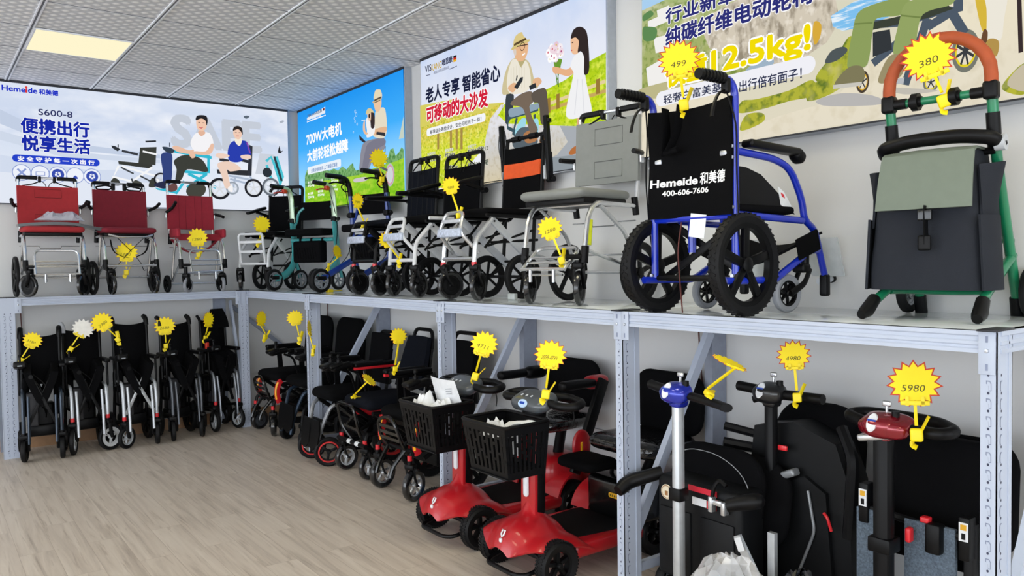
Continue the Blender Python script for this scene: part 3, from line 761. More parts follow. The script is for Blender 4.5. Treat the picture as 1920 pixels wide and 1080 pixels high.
# flowers and girl
for l in ([(1043, 112), (1050, 160)], [(1050, 112), (1052, 164)], [(1058, 112), (1050, 150)]): A.line(l, .008, '#5c8a2c')
A.blob([(1044, 114), (1058, 112), (1054, 128), (1046, 128)], '#6b9a34')
random.seed(3)
for k in range(34):
    a = random.random() * 2 * PI; q = random.random() ** .5
    A.disc(1047 + 14 * q * math.cos(a), 100 + 15 * q * math.sin(a), .018 + .01 * random.random(), random.choice(['#f6eef2', '#efd9e2', '#ffffff', '#e6c6d4']), 8)
    A.disc(1047 + 14 * q * math.cos(a), 100 + 15 * q * math.sin(a), .007, random.choice(['#d86a7a', '#b35a86', '#d9c05a']), 6)
A.blob([(1045, 127), (1056, 128), (1070, 132), (1082, 126), (1090, 132), (1075, 144), (1056, 140), (1046, 138)], '#e8b287')
A.blob([(1092, 216), (1100, 216), (1099, 240), (1096, 284), (1090, 284), (1090, 240)], '#e0ac84'); A.poly([(1089, 240), (1094, 239), (1094, 276), (1089, 277)], '#f4f4f4')
A.blob([(1075, 288), (1082, 278), (1092, 274), (1093, 286), (1080, 291)], '#b6703e')
A.blob([(1078, 126), (1086, 106), (1100, 100), (1106, 112), (1106, 142), (1112, 176), (1118, 212), (1100, 221), (1070, 219), (1080, 160), (1084, 138)], '#f1f1f3'); A.line([(1092, 150), (1086, 216)], .006, '#dcdde2'); A.line([(1100, 150), (1104, 216)], .006, '#dcdde2')
A.blob([(1079, 74), (1088, 66), (1096, 70), (1094, 98), (1086, 104), (1080, 99), (1079, 90)], '#efc09a')
A.blob([(1079, 74), (1084, 58), (1096, 52), (1108, 60), (1112, 84), (1114, 120), (1112, 138), (1104, 140), (1104, 110), (1098, 98), (1092, 100), (1094, 80), (1088, 72)], '#332a2a')
A.line([(1079.5, 96), (1082, 96)], .006, '#c8505a'); A.line([(1081, 82), (1084, 81)], .006, '#332a2a')
lightbox('R', 2.3406, 4.293, 'large backlit sign of a straw-hatted man and a girl in white dress',
    print_mat('print_hazy_sky', [(0, '#eef0f6'), (.4, '#eef0f8'), (.75, '#dbe2f4'), (1, '#c9d8f4')], 'Z', ZB, CEIL, [(2, (1, 1, 1), '#f7f7fb', .45, .75, .6)]), A)

# --- right wall, near sign: coast path with hikers
A = Art('R')
A.poly([(1204, 0), (1300, 0), (1230, 14), (1204, 22)], '#a9cff0')
grass = print_mat('print_scrub_slope', [(0, '#cdbf8f'), (.4, '#a3ab62'), (1, '#a9b97c')], 'Z', ZB, ZB + .8, [(9, (1, 1, 1), '#d9d3b4', .46, .64, .8), (28, (1, 1, 1), '#6f8a3a', .5, .66, .8)])
A.poly([(1204, 20), (1290, -20), (1480, -40), (1480, 60), (1380, 170), (1300, 190), (1204, 196)], grass)
rock = print_mat('print_rock', [(0, '#cfc4ae'), (1, '#d8cfc0')], 'Z', ZB, CEIL, [(10, (1, 2, 1), '#8d8270', .46, .62, .9), (26, (1, 1, 1), '#f0e8da', .52, .68, .7)])
A.poly([(1310, 40), (1400, -10), (1560, -40), (1575, 40), (1550, 80), (1520, 100), (1490, 130), (1400, 120), (1330, 90)], rock)
A.blob([(1528, 40), (1540, 46), (1538, 70), (1528, 84), (1524, 60)], '#d8ab3e')
sea = print_mat('print_sea', [(0, '#7fc0ee'), (1, '#3f96d8')], 'Z', 2.5, CEIL, [(30, (1, .4, 3), '#eef6fb', .5, .62, .9)])
A.poly([(1558, 30), (1600, 4), (1690, -30), (1700, 20), (1620, 50), (1580, 58), (1562, 50)], sea)
house = '#f1efec'
for P in ([(1215, 40), (1260, 20), (1262, 36), (1216, 56)], [(1232, 20), (1255, 10), (1258, 26), (1234, 34)], [(1226, 72), (1262, 62), (1262, 92), (1230, 100)], [(1212, 128), (1240, 112), (1262, 116), (1262, 150), (1216, 162)]): A.poly(P, house)
for P in ([(1206, 54), (1214, 50), (1232, 54), (1228, 74), (1208, 76)], [(1206, 30), (1220, 20), (1226, 28), (1208, 40)]): A.blob(P, '#5f8a55')
sand = print_mat('print_sand_path', [(0, '#e4dcc8'), (.5, '#ece2c8'), (1, '#f1e9d4')], 'Z', ZB, ZB + .8, [(16, (1, 1, 1), '#d6ccb2', .5, .7, .7)])
A.poly([(1392, 264), (1400, 240), (1470, 215), (1560, 190), (1640, 110), (1740, 40), (1790, -30), (1925, -120), (1925, 182), (1640, 223)], sand)
A.poly([(1204, 170), (1300, 180), (1385, 150), (1390, 264), (1204, 296)], sand)
A.blob([(1400, 130), (1440, 108), (1452, 118), (1430, 136), (1405, 146)], '#9fb4c6'); A.blob([(1204, 166), (1330, 140), (1380, 148), (1340, 168), (1210, 186)], '#bdb78a')
bush = print_mat('print_bush', [(0, '#b8b63c'), (1, '#93a63c')], 'Z', ZB, ZB + .8, [(24, (1, 1, 1), '#55702a', .46, .62, .9), (12, (1, 1, 1), '#e0d67e', .55, .7, .7)])
for P in ([(1386, 212), (1392, 190), (1420, 186), (1480, 170), (1524, 150), (1530, 178), (1480, 190), (1430, 205)], [(1388, 244), (1400, 216), (1430, 212), (1434, 226), (1410, 240)], [(1530, 150), (1548, 120), (1572, 100), (1592, 70), (1604, 76), (1610, 130), (1585, 146), (1560, 160)], [(1515, 190), (1524, 160), (1570, 140), (1590, 152), (1560, 176)], [(1880, 168), (1896, 140), (1925, 120), (1925, 176)]): A.blob(P, bush)
A.blob([(1548, 118), (1560, 96), (1582, 88), (1590, 96), (1570, 114)], '#50585a')
A.blob([(1890, 160), (1908, 130), (1930, 122), (1930, 170)], '#c6bca4')
A.text('行业新革命', 1250, 46, 18, 1419, '#2f3278', .045, '#ffffff', .035)
A.text('纯碳纤维电动轮椅', 1250, 87, 55, 1526, '#2f3278', .045, '#ffffff', .035)
A.text('仅重', 1251, 164, 121, 1326, '#f2dc0a', .06, '#ffffff', .05)
A.text('12.5kg!', 1337, 150, 97, 1520, '#f2dc0a', .075, '#ffffff', .06)
A.pill(1232, 202, 174, 1531, '#f0f0f6'); A.text('轻奢白富美基因', 1246, 196, 179, 1374, '#2d3350', .02); A.text('出行倍有面子！', 1388, 174, 152.5, 1505, '#2d3350', .02)
# seated hiker
A.wheel(1812, 96, .076, '#77796f', '#e3cf2a', 8, .62, '#3c3f42'); A.wheel(1748, 155, .036, '#77796f', '#e3cf2a', 5, .8, '#3c3f42'); A.wheel(1620, 154, .044, '#4d4236', '#dfae32', 5, .62, '#3c3f42')
for l in ([(1632, 48), (1700, 42), (1770, 20), (1800, 24)], [(1742, 36), (1728, 78), (1700, 160)], [(1790, 28), (1812, 64)], [(1742, 52), (1790, 22)], [(1640, 120), (1700, 70)], [(1800, 0), (1800, 24)]): A.line(l, .032, '#4e5a68')
A.poly([(1640, 62), (1672, 56), (1676, 94), (1640, 108)], '#34383c')
A.poly([(1636, 44), (1740, 20), (1780, 10), (1790, 18), (1740, 36), (1636, 58)], '#3c4238')
A.blob([(1592, 124), (1602, 60), (1612, 26), (1640, 10), (1690, -2), (1720, 10), (1690, 30), (1648, 36), (1640, 60), (1630, 122), (1606, 126)], '#8d9f5e')
A.blob([(1678, 96), (1690, 40), (1700, 10), (1726, -2), (1790, -20), (1790, 8), (1745, 22), (1728, 40), (1716, 100), (1690, 106)], '#93a464'); A.line([(1692, 30), (1730, 34)], .006, '#74864a'); A.line([(1606, 46), (1640, 44)], .006, '#74864a')
A.blob([(1568, 160), (1594, 128), (1620, 126), (1624, 150), (1596, 164)], '#7f7a5a'); A.line([(1566, 164), (1620, 158)], .016, '#c9c6bc')
A.blob([(1650, 152), (1670, 108), (1694, 106), (1696, 140), (1668, 156)], '#9a8f6c'); A.poly([(1674, 152), (1700, 146), (1698, 158), (1676, 160)], '#b9bcc0')
A.blob([(1534, 190), (1580, 176), (1640, 180), (1660, 196), (1560, 200)], '#b8b6b4'); A.blob([(1660, 165), (1740, 168), (1760, 172), (1700, 178)], '#c2bdb2')
# companion's legs with boots and stick
A.blob([(1832, -10), (1850, -10), (1854, 50), (1848, 62), (1840, 40)], '#d6b640'); A.blob([(1850, -20), (1892, -20), (1886, 40), (1880, 76), (1856, 72), (1854, 20)], '#ece7da')
A.blob([(1842, 88), (1848, 58), (1856, 62), (1852, 90)], '#6a4a34'); A.blob([(1846, 108), (1856, 76), (1876, 78), (1874, 104), (1860, 110)], '#b3924e'); A.line([(1915, 0), (1918, 100)], .014, '#3a2f30')
lightbox('R', 4.555, 7.6, 'large backlit sign of a coast path above the blue wheelchair',
    print_mat('print_coast_base', [(0, '#e0d8c2'), (.5, '#d9d6bf'), (1, '#cfe0ee')], 'Z', ZB, CEIL), A)
# ------------------------------------------------------------------ wheels, casters, price signs
def wheel(parent, name, c, r, w, tyre=rubber, rim=blackp, style='five', yaw=0.0, tread=False, n=30):
    """tyre part with a rim sub-part; axle along local y, turned by yaw"""
    M = axm(c, (-math.sin(yaw), math.cos(yaw), 0))
    t = MB(); k = min(w * .8, r * .34)
    t.lathe([(r - k, -w * .36), (r - k * .35, -w * .5), (r - k * .06, -w * .34), (r, -w * .12), (r, w * .12), (r - k * .06, w * .34), (r - k * .35, w * .5), (r - k, w * .36)], n, M, close=True)
    if tread:
        for i in range(44):
            a = 2 * PI * i / 44
            for s in (-1, 1):
                t.box((0, 0, 0), (.0035, .009, w * .34), None)
                for q in range(8):
                    p = t.v[-8 + q]; p2 = Matrix.Rotation(a + s * .03, 4, 'Z') @ Matrix.Translation((r, 0, s * w * .2)) @ Matrix.Rotation(s * .5, 4, 'X') @ p
                    t.v[-8 + q] = M @ p2
    to = t.build(name, tyre, parent)
    m = MB(); ri = r - k
    m.lathe([(ri + .001, -w * .34), (ri + .001, w * .34), (ri - .10 * r, w * .28), (ri - .10 * r, -w * .28)], n, M, close=True)
    m.lathe([(0, -w * .52), (r * .10, -w * .52), (r * .15, -w * .4), (r * .15, w * .4), (r * .10, w * .52), (0, w * .52)], 14, M)
    if style == 'five' or style == 'three' or style == 'six':
        ns = {'five': 5, 'three': 3, 'six': 6}[style]
        for i in range(ns):
            a = 2 * PI * i / ns + .35
            d = V((math.cos(a), math.sin(a), 0))
            p0 = M @ (d * r * .1); p1 = M @ (d * (ri - .05 * r))
            m.bar(p0, p1, w * .45, r * (.17 if ns < 6 else .11), up=d.cross(V((0, 0, 1))) @ M.to_3x3().transposed(), bev=.003)
    elif style == 'disc':
        m.lathe([(ri - .06 * r, -w * .2), (ri * .5, -w * .3), (0, -w * .3), (0, w * .3), (ri * .5, w * .3), (ri - .06 * r, w * .2)], n, M)
        m.lathe([(ri * .62, -w * .36), (ri * .55, -w * .4), (ri * .48, -w * .36)], n, M); m.lathe([(ri * .62, w * .36), (ri * .55, w * .4), (ri * .48, w * .36)], n, M)
    elif style == 'window':      # white wheel with split windows
        for i in range(3):
            for e in (-.16, .16):
                a = 2 * PI * i / 3 + .5 + e
                d = V((math.cos(a), math.sin(a), 0))
                m.bar(M @ (d * r * .12), M @ (d * (ri - .04 * r)), w * .4, r * .06, up=M.to_3x3() @ d.cross(V((0, 0, 1))))
            a = 2 * PI * i / 3 + .5; d = V((math.cos(a), math.sin(a), 0))
        m.lathe([(ri - .1 * r, -w * .2), (ri - .26 * r, -w * .2), (ri - .26 * r, w * .2), (ri - .1 * r, w * .2)], n, M)
    m.build('rim', rim, to)
    return to
def caster(parent, x, y, zt, r, swivel=0.0, fork=blackp, tyre=tyreclr, rim=blackp, style='disc', w=.028, trail=.03, collar=None, name='front_caster'):
    """swivel fork (part) with tyre and rim inside it; stem at x,y, wheel trails backwards"""
    d = V((math.cos(swivel), math.sin(swivel), 0)); s = V((-d.y, d.x, 0))
    top = V((x, y, zt)); ax = V((x, y, r)) - d * trail
    m = MB().use(fork)
    m.cyl(top, (x, y, r * 2 + .025), .016)
    m.rb(V((x, y, r * 2 + .022)) - d * trail * .2, (.05, w + .03, .036), .012, Matrix((d, s, V((0, 0, 1)))).transposed(), k=2)
    for e in (-1, 1):
        m.tube([V((x, y, r * 2 + .02)) + s * e * (w / 2 + .009), V((x, y, r * 1.5)) + s * e * (w / 2 + .009) - d * trail * .3, ax + s * e * (w / 2 + .008)], .01, n=8, flat=(.005, .014), fil=.02)
        m.cyl(ax + s * e * (w / 2 + .002), ax + s * e * (w / 2 + .018), .007, n=8)
    if collar: m.use(collar).cyl((x, y, zt - .002), (x, y, zt + .03), .0155)
    f = m.build(name, None, parent)
    t = wheel(f, 'tyre', ax, r, w, tyre, rim, style, swivel, n=22)
    return f
def star(n, r, r2):
    return [((r if i % 2 == 0 else r2) * math.sin(PI * i / n), (r if i % 2 == 0 else r2) * math.cos(PI * i / n)) for i in range(2 * n)]
SIGNS = 'starburst price signs clipped to the goods'
def price_sign(label, axis, val, clip, card, rpx, text='', yaw=0.0, pitch=0.0, n=15, squash=1.08, white=False, edge=.03, axis2=None, val2=None, lever=1):
    """yellow starburst card on a stem with a spring clip; clip and card centre given where they stand on a plane"""
    C = on(clip[0], clip[1], axis, val)
    K = on(card[0], card[1], axis if axis2 is None else axis2, val if val2 is None else val2)
    R = rpx * (K - CAM).dot(CF) / FPX
    t = thing('price_sign', label, 'price sign', C, group=SIGNS)
    k = K - C
    nrm = (CAM - K).normalized()
    nrm = Matrix.Rotation(yaw, 3, 'Z') @ nrm
    up = (k - nrm * k.dot(nrm)).normalized()
    rt = up.cross(nrm)
    nrm = Matrix.Rotation(pitch, 3, rt) @ nrm; up = nrm.cross(rt)
    B = Matrix((rt, up, nrm)).transposed().to_4x4()
    M = Matrix.Translation(k) @ B
    m = MB()
    cm = mat('white_card', '#eceae2', .6) if white else yelcard
    S = [(x * squash, y) for x, y in star(n, R * 1.02, R * .77)]
    m.use(cm if white else redge).prism(S, .0012, M @ Matrix.Translation((0, 0, -.0014)))
    sc = 1 - edge
    m.use(cm).prism([(x * sc, y * sc) for x, y in S], .0012, M)
    if text:
        w = R * min(.52, .16 + .075 * len(text))
        m.use(inkm); put_text(m, text, (-w - R * .05, -R * .34, w - R * .05, -R * .06), M, .0, .0014, .18)
    m.build('star_card', None, t)
    h = MB()
    hb = M @ V((0, -R * .82, .004))
    h.bar(hb - rt * R * .56, hb + rt * R * .56, .008, R * .20, up=up, bev=.002)
    for s in (-.3, .3): h.bar(M @ V((s * R, -R * .95, .006)), M @ V((s * R, -R * .55, .006)), .01, .004, up=nrm)
    h.build('card_holder', yellow, t)
    st = MB(); st.bar(M @ V((0, -R * .85, .002)), (0, 0, .012), .010, .007, up=nrm, bev=.001)
    st.build('stem', yellow, t)
    c = MB()
    q = min(1.25, max(.6, R / .055))
    rot = Matrix((rt, nrm.cross(rt) * -1 if False else up.cross(rt) * -1, up)).transposed()
    c.rb(-up * .014 * q, (.030 * q, .020 * q, .034 * q), .006 * q, rot, k=2)
    c.tube([-up * .03 * q - rt * .010 * q, -up * .040 * q - rt * .012 * q, -up * .046 * q], .005, n=6, flat=(.012 * q, .004), fil=.006)
    c.tube([-up * .012 * q + rt * .008 * lever, up * .008 * q + rt * .017 * q * lever, up * .034 * q + rt * .030 * q * lever], .005, n=6, flat=(.011 * q, .003), fil=.01)
    c.build('spring_clip', yellow, t)
    return t
def both(fn):
    for s in (-1, 1): fn(s)
# ------------------------------------------------------------------ wheelchairs on the back rack and the right rack
def panel(parent, name, p0, p1, hw, th, m, puff=.012, seams=(), seam_m=None, cols=(), bands=()):
    """upholstered panel from bottom centre p0 to top centre p1, half width hw, slightly bowed"""
    p0 = V(p0); p1 = V(p1); up = p1 - p0; n = V((0, 1, 0)).cross(up.normalized()).normalized()
    b = MB().use(m)
    def fn(u, v):
        bow = -puff * (1 - (2 * v - 1) ** 2)
        return p0 + up * u + V((0, (2 * v - 1) * hw, 0)) + n * -bow * -1
    b.sheet(fn, 8, 8, th)
    if bands:
        for (u0, u1, bm) in bands:
            b.use(bm)
            b.sheet(lambda u, v: fn(u0 + (u1 - u0) * u, v) + n * .001, 2, 8, th + .004)
    o = b.build(name, None, parent)
    if seams:
        for (u0, u1, v0, v1) in seams:
            s = MB()
            for e in (1,):
                q = [fn(u, v) + n * e * (th / 2 + .0005) for u, v in ((u0, v0), (u1, v0), (u1, v1), (u0, v1))]
                s.tube(q, .0018, n=5, closed=True, fil=0)
            s.build('seam_stitching', seam_m, o)
    return o
def travel_chair(label, loc, yaw, W=.42, sz=.53, fab=None, fab2=None, frame=chrome, cr=.088, rr_=.165, xf=.15, xr=-.03, bh=.32, b0=.03, ftz=.36, fx=.0, top=.40, seat='pad',
                 foot=True, sw=(0, 0), arms=((-.16, .05), (.16, .05)), levers=True, seams=(), seam_m=None, cap_m=None, cst='disc', fork=blackp, trim=None, group=None, rim=blackp, tyre=tyreclr, footw=.15, ovals=False, hold=chrome):
    t = thing('wheelchair', label, 'wheelchair', loc, yaw, group)
    hw = W / 2
    f = MB().use(frame)
    for s in (-1, 1):
        y = s * (hw - .012)
        f.tube([(xr - .06, y, sz - .05), (xr - .085, y, sz + bh * .3), (xr - .10, y, sz + top - .02)], .0115, fil=.05)          # back post
        f.tube([(xr - .06, y, sz - .055), (xf - .06, y, sz - .05), (xf - .01, y, sz - .12), (xf + .02, y, .245)], .0125, fil=.06)   # seat rail and front leg
        f.tube([(xf - .10, y, sz - .06), (xr + .02, y, sz - .2), (xr - .03, y, rr_ + .02)], .0105, fil=.05)
        f.tube([(xf + .012, y, .27), (xr - .03, y, rr_ + .02)], .0095, fil=0)
        f.use(blackp).cyl((xf + .022, y, .205), (xf + .012, y, .285), .019); f.cyl((xr - .06, y, sz - .10), (xr - .045, y, sz - .01), .017); f.use(frame)
    f.tube([(xf - .08, -hw + .015, sz - .055), (xf - .08, hw - .015, sz - .055)], .008, fil=0)
    f.tube([(xr - .03, -hw + .01, rr_), (xr - .03, hw - .01, rr_)], .009, fil=0); f.tube([(xr - .0, -hw + .01, rr_ + .09), (xr - .0, hw - .01, rr_ + .09)], .005, fil=0)
    f.tube([(xr - .04, -hw, sz - .13), (xr - .04, -.08, sz - .13), (xr - .04, -.07, sz - .15), (xr - .04, .07, sz - .15), (xr - .04, .08, sz - .13), (xr - .04, hw, sz - .13)], .004, n=6, fil=0)
    f.build('frame', None, t)
    # backrest and seat
    panel(t, 'backrest', (xr - .07, 0, sz + b0), (xr - .085, 0, sz + bh), hw, .018, fab, .012, seams, seam_m)
    if seat == 'pad':
        o = MB().use(fab2 or fab).rb((.045, 0, sz - .004), (xf - xr + .07, W, .05), (.04, .04, .022)).build('seat', None, t)
        MB().use(blackp).box((.04, 0, sz - .04), (xf - xr + .0, W - .03, .03), None, .008).build('seat_base', None, t)
    elif seat == 'sling':
        MB().use(fab2 or fab).sheet(lambda u, v: (xf - .05 - u * .02, (2 * v - 1) * hw, sz - .02 - .0 * (1 - (2 * v - 1) ** 2) - u * .05), 3, 8, .02).build('seat_front_strap', None, t)
        MB().use(fab2 or fab).sheet(lambda u, v: (xr - .02 + .06 * u, (2 * v - 1) * hw, sz - .06 - .12 * (1 - (2 * v - 1) ** 2)), 2, 12, .006).build('seat_sling', None, t)
        for s in (-1, 1): MB().use(fab2 or fab).rb((.06, s * (hw - .005), sz - .01), (xf - xr + .02, .035, .075), .015).build('side_guard', None, t)
    # push handle: arch with foam grips and brake levers
    h = MB(); zt = sz + top; xt = xr - .102
    h.use(hold).tube([(xt, -hw + .012, zt - .06), (xt - .012, -hw + .015, zt), (xt - .012, hw - .015, zt), (xt, hw - .012, zt - .06)], .0105, fil=.045)
    h.use(blackp)
    for s in (-1, 1): h.tube([(xt - .004, s * (hw - .0125), zt - .035), (xt - .012, s * (hw - .015), zt), (xt - .012, s * .07, zt)], .0165, fil=.045)
    o = h.build('push_handle', None, t)
    if levers:
        for s in (-1, 1):
            l = MB().use(blackp).box((xt - .01, s * .052, zt - .012), (.03, .022, .05), None, .006)
            l.tube([(xt + .012, s * .055, zt - .03), (xt + .016, s * .10, zt - .052), (xt + .012, s * (hw - .04), zt - .068)], .005, n=6, fil=.03)
            l.tube([(xt + .01, s * .04, zt - .03), (xt + .0, s * .012, zt - .05), (xt, s * .008, zt - .09)], .003, n=5, fil=.02)
            l.build('brake_lever', None, t)
    if ovals:
        for s in (-1, 1):
            l = MB().use(blackp).tube([(xt, s * .05, zt - .03), (xt, s * .10, zt - .018), (xt, s * (hw - .03), zt - .035), (xt, s * (hw - .04), zt - .055), (xt, s * .07, zt - .052)], .007, n=6, closed=True, fil=.02)
            l.box((xt, s * .045, zt - .028), (.02, .03, .06), None, .006); l.build('brake_lever', None, t)
    # short armrests folded up beside the back
    for s, (dy, dz) in zip((-1, 1), arms):
        a = MB(); c = V((xr - .08, s * (hw + .012), sz + bh * .52))
        a.use(chrome).box(c + V((.0, 0, -.02)), (.03, .012, .06), None, .004)
        a.use(blackp).tube([c, c + V((.05, dy * .18, dz * .5)), c + V((.10, dy * .22, dz))], .0135, n=8, fil=.02)
        a.build('armrest', None, t)
    # footrest frame
    if foot:
        g = MB().use(silver if frame == whitep else frame); w = footw; x = xf + .07
        g.tube([(x + .03, -w, .175), (x - .02 - fx, -w, ftz), (x - .02 - fx, w, ftz), (x + .03, w, .175)], .0095, fil=.045)
        for z, dx in ((.175 + (ftz - .175) * .54, .005 - fx * .5), (.175 + (ftz - .175) * .32, .014 - fx * .3)): g.tube([(x + dx, -w, z), (x + dx, w, z)], .007, n=6, fil=0)
        g.tube([(x + .03, -w - .004, .178), (x + .03, w + .004, .178)], .0085, fil=0)
        for s in (-1, 1): g.tube([(x + .034, s * w * .55, .175), (x + .034, s * w * .55, .115)], .009, fil=0); g.use(blackp).tube([(xf + .02, s * (hw - .012), .235), (x + .02, s * w, .235)], .012, fil=0); g.use(frame)
        g.tube([(x + .01, -w * .8, .15), (x + .01, w * .8, .15)], .007, n=6, fil=0)
        g.build('footrest', None, t)
    for s, q in zip((-1, 1), sw):
        caster(t, xf + .028, s * (hw - .045), .22, cr, q, fork, tyre, rim, cst)
        if rr_: wheel(t, 'rear_wheel', (xr - .03, s * (hw + .03), rr_), rr_, .026, rubber, greyrim if rim != blackp else blackp, 'five')
    return t
red1 = mat('brick_red_fabric', '#a6262c', .85, bump=.2, bscale=800); red1s = mat('dark_red_seam', '#6c1519', .8)
red2 = mat('wine_red_fabric', '#7a1426', .85, bump=.2, bscale=800); red3 = mat('crimson_fabric', '#981c2e', .8, bump=.2, bscale=800)
greyf = mat('grey_leatherette', '#7c7f7d', .5, var=.03); greys = mat('dark_grey_seam', '#5b5e5d', .6)
FY = -PI / 2
c1 = travel_chair('brick red wheelchair with loose black footrest pad lying across its seat, nearest the left edge', (-2.135, -.175, SH), FY + .02, W=.43, fab=red1, bh=.35, top=.42, rr_=.16, sw=(.6, -.6),
    seams=((.08, .30, .28, .72), (.72, .93, .28, .72)), seam_m=red1s)
pad = MB().use(blackg).sheet(lambda u, v: (-2.37 + .69 * u, -.30 + .13 * v, SH + .555 + .02 * math.sin(PI * min(1, u * 1.3)) - (.11 * max(0, u - .5) * 2 * max(0, u - .5))), 14, 3, .022)
tag(pad.build('footrest_pad', None), 'long black curved pad lying across the brick red wheelchair seat', 'pad')
film = mat('clear_film', '#e4e8f2', .12, alpha=.35, coat=.5)
random.seed(5)
def crumple(c, sx, sy, h, seed, m, name, label, cat, nu=12, nv=8):
    rnd = random.Random(seed); g = [[rnd.random() for _ in range(nv + 1)] for _ in range(nu + 1)]
    def fn(u, v):
        i = round(u * nu); j = round(v * nv)
        e = min(1, 4 * min(u, 1 - u, v, 1 - v))
        return (c[0] + (u - .5) * sx + (g[i][j] - .5) * sx * .06, c[1] + (v - .5) * sy + (g[j % (nu + 1)][i % (nv + 1)] - .5) * sy * .06, c[2] + h * e * (.35 + .75 * g[i][j]) + .002)
    o = MB().use(m).sheet(fn, nu, nv, .0015).build(name, None, smooth=25)
    return tag(o, label, cat)
crumple((-2.08, -.21, SH + .60), .34, .12, .07, 4, film, 'plastic_bag', 'crumpled clear plastic bag on the seat of the brick red wheelchair', 'plastic bag')
travel_chair('wine red wheelchair with padded seat and oval loop handles, second from the left', (-1.60, -.18, SH), FY + .10, W=.42, fab=red2, bh=.34, top=.40, foot=False, levers=False, ovals=True, rr_=.14, xr=-.03, xf=.13, cr=.085,
    sw=(PI, PI), cst='five', arms=((-.2, .05), (.3, .06)))
bag = MB()
rw = [o for o in COL.objects if o.name.startswith('wheelchair')][-1]
b = MB().use(chrome).tube([(.165, -.19, .235), (.165, .19, .235)], .010, fil=0); b.tube([(.145, -.17, .49), (.165, -.10, .47), (.165, .10, .47), (.145, .17, .49)], .008, fil=.02); b.build('front_crossbar', None, rw)
b = MB().use(fabk).tube([(.12, -.15, .45), (.11, -.13, .34), (.11, 0, .29), (.11, .13, .34), (.12, .15, .45)], .01, flat=(.022, .002), fil=.06); b.build('calf_strap', None, rw)
b = MB().use(blackp)
for s in (-1, 1): b.tube([(.14, -.10 * s, .46), (.13, .0, .36), (.11, .09 * s, .25), (.06, .12 * s, .19), (.0, .16 * s, .2)], .003, n=5, fil=.05)
b.build('brake_cable', None, rw)
travel_chair('crimson wheelchair with open sling seat and small grey casters, third from the left', (-1.035, -.185, SH), FY + .08, W=.40, fab=red3, sz=.52, bh=.33, top=.45, seat='sling', cr=.062, rr_=.075, levers=False, sw=(-.9, PI - .2), cst='five',
    arms=((.25, .09), (.2, -.03)), seams=((.0, .98, .40, .60), (.0, .98, .25, .75)), seam_m=red2, tyre=mat('grey_tyre', '#8d9097', .5), rim=blackp, footw=.13)
# grey travel chair on the right rack (faces the aisle)
gc = travel_chair('grey leatherette travel wheelchair on bright alloy frame beside the blue chair', (-.30, -4.405, SH), PI + .13, W=.42, sz=.545, fab=greyf, bh=.41, b0=.075, top=.46, rr_=.155, cr=.086, xf=.19, xr=-.14, ftz=.28, fx=.07, sw=(.5, .5), arms=((-.1, .0), (.1, .0)),
    seams=((.10, .36, .30, .74), (.62, .88, .30, .74)), seam_m=greys, footw=.14)
dec = mat('yellow_hazard_sticker', '#d9e021', .5)
MB().use(dec).tube([(.165, .199, .41), (.178, .199, .29)], .0133, fil=0).build('striped_sticker', None, gc)
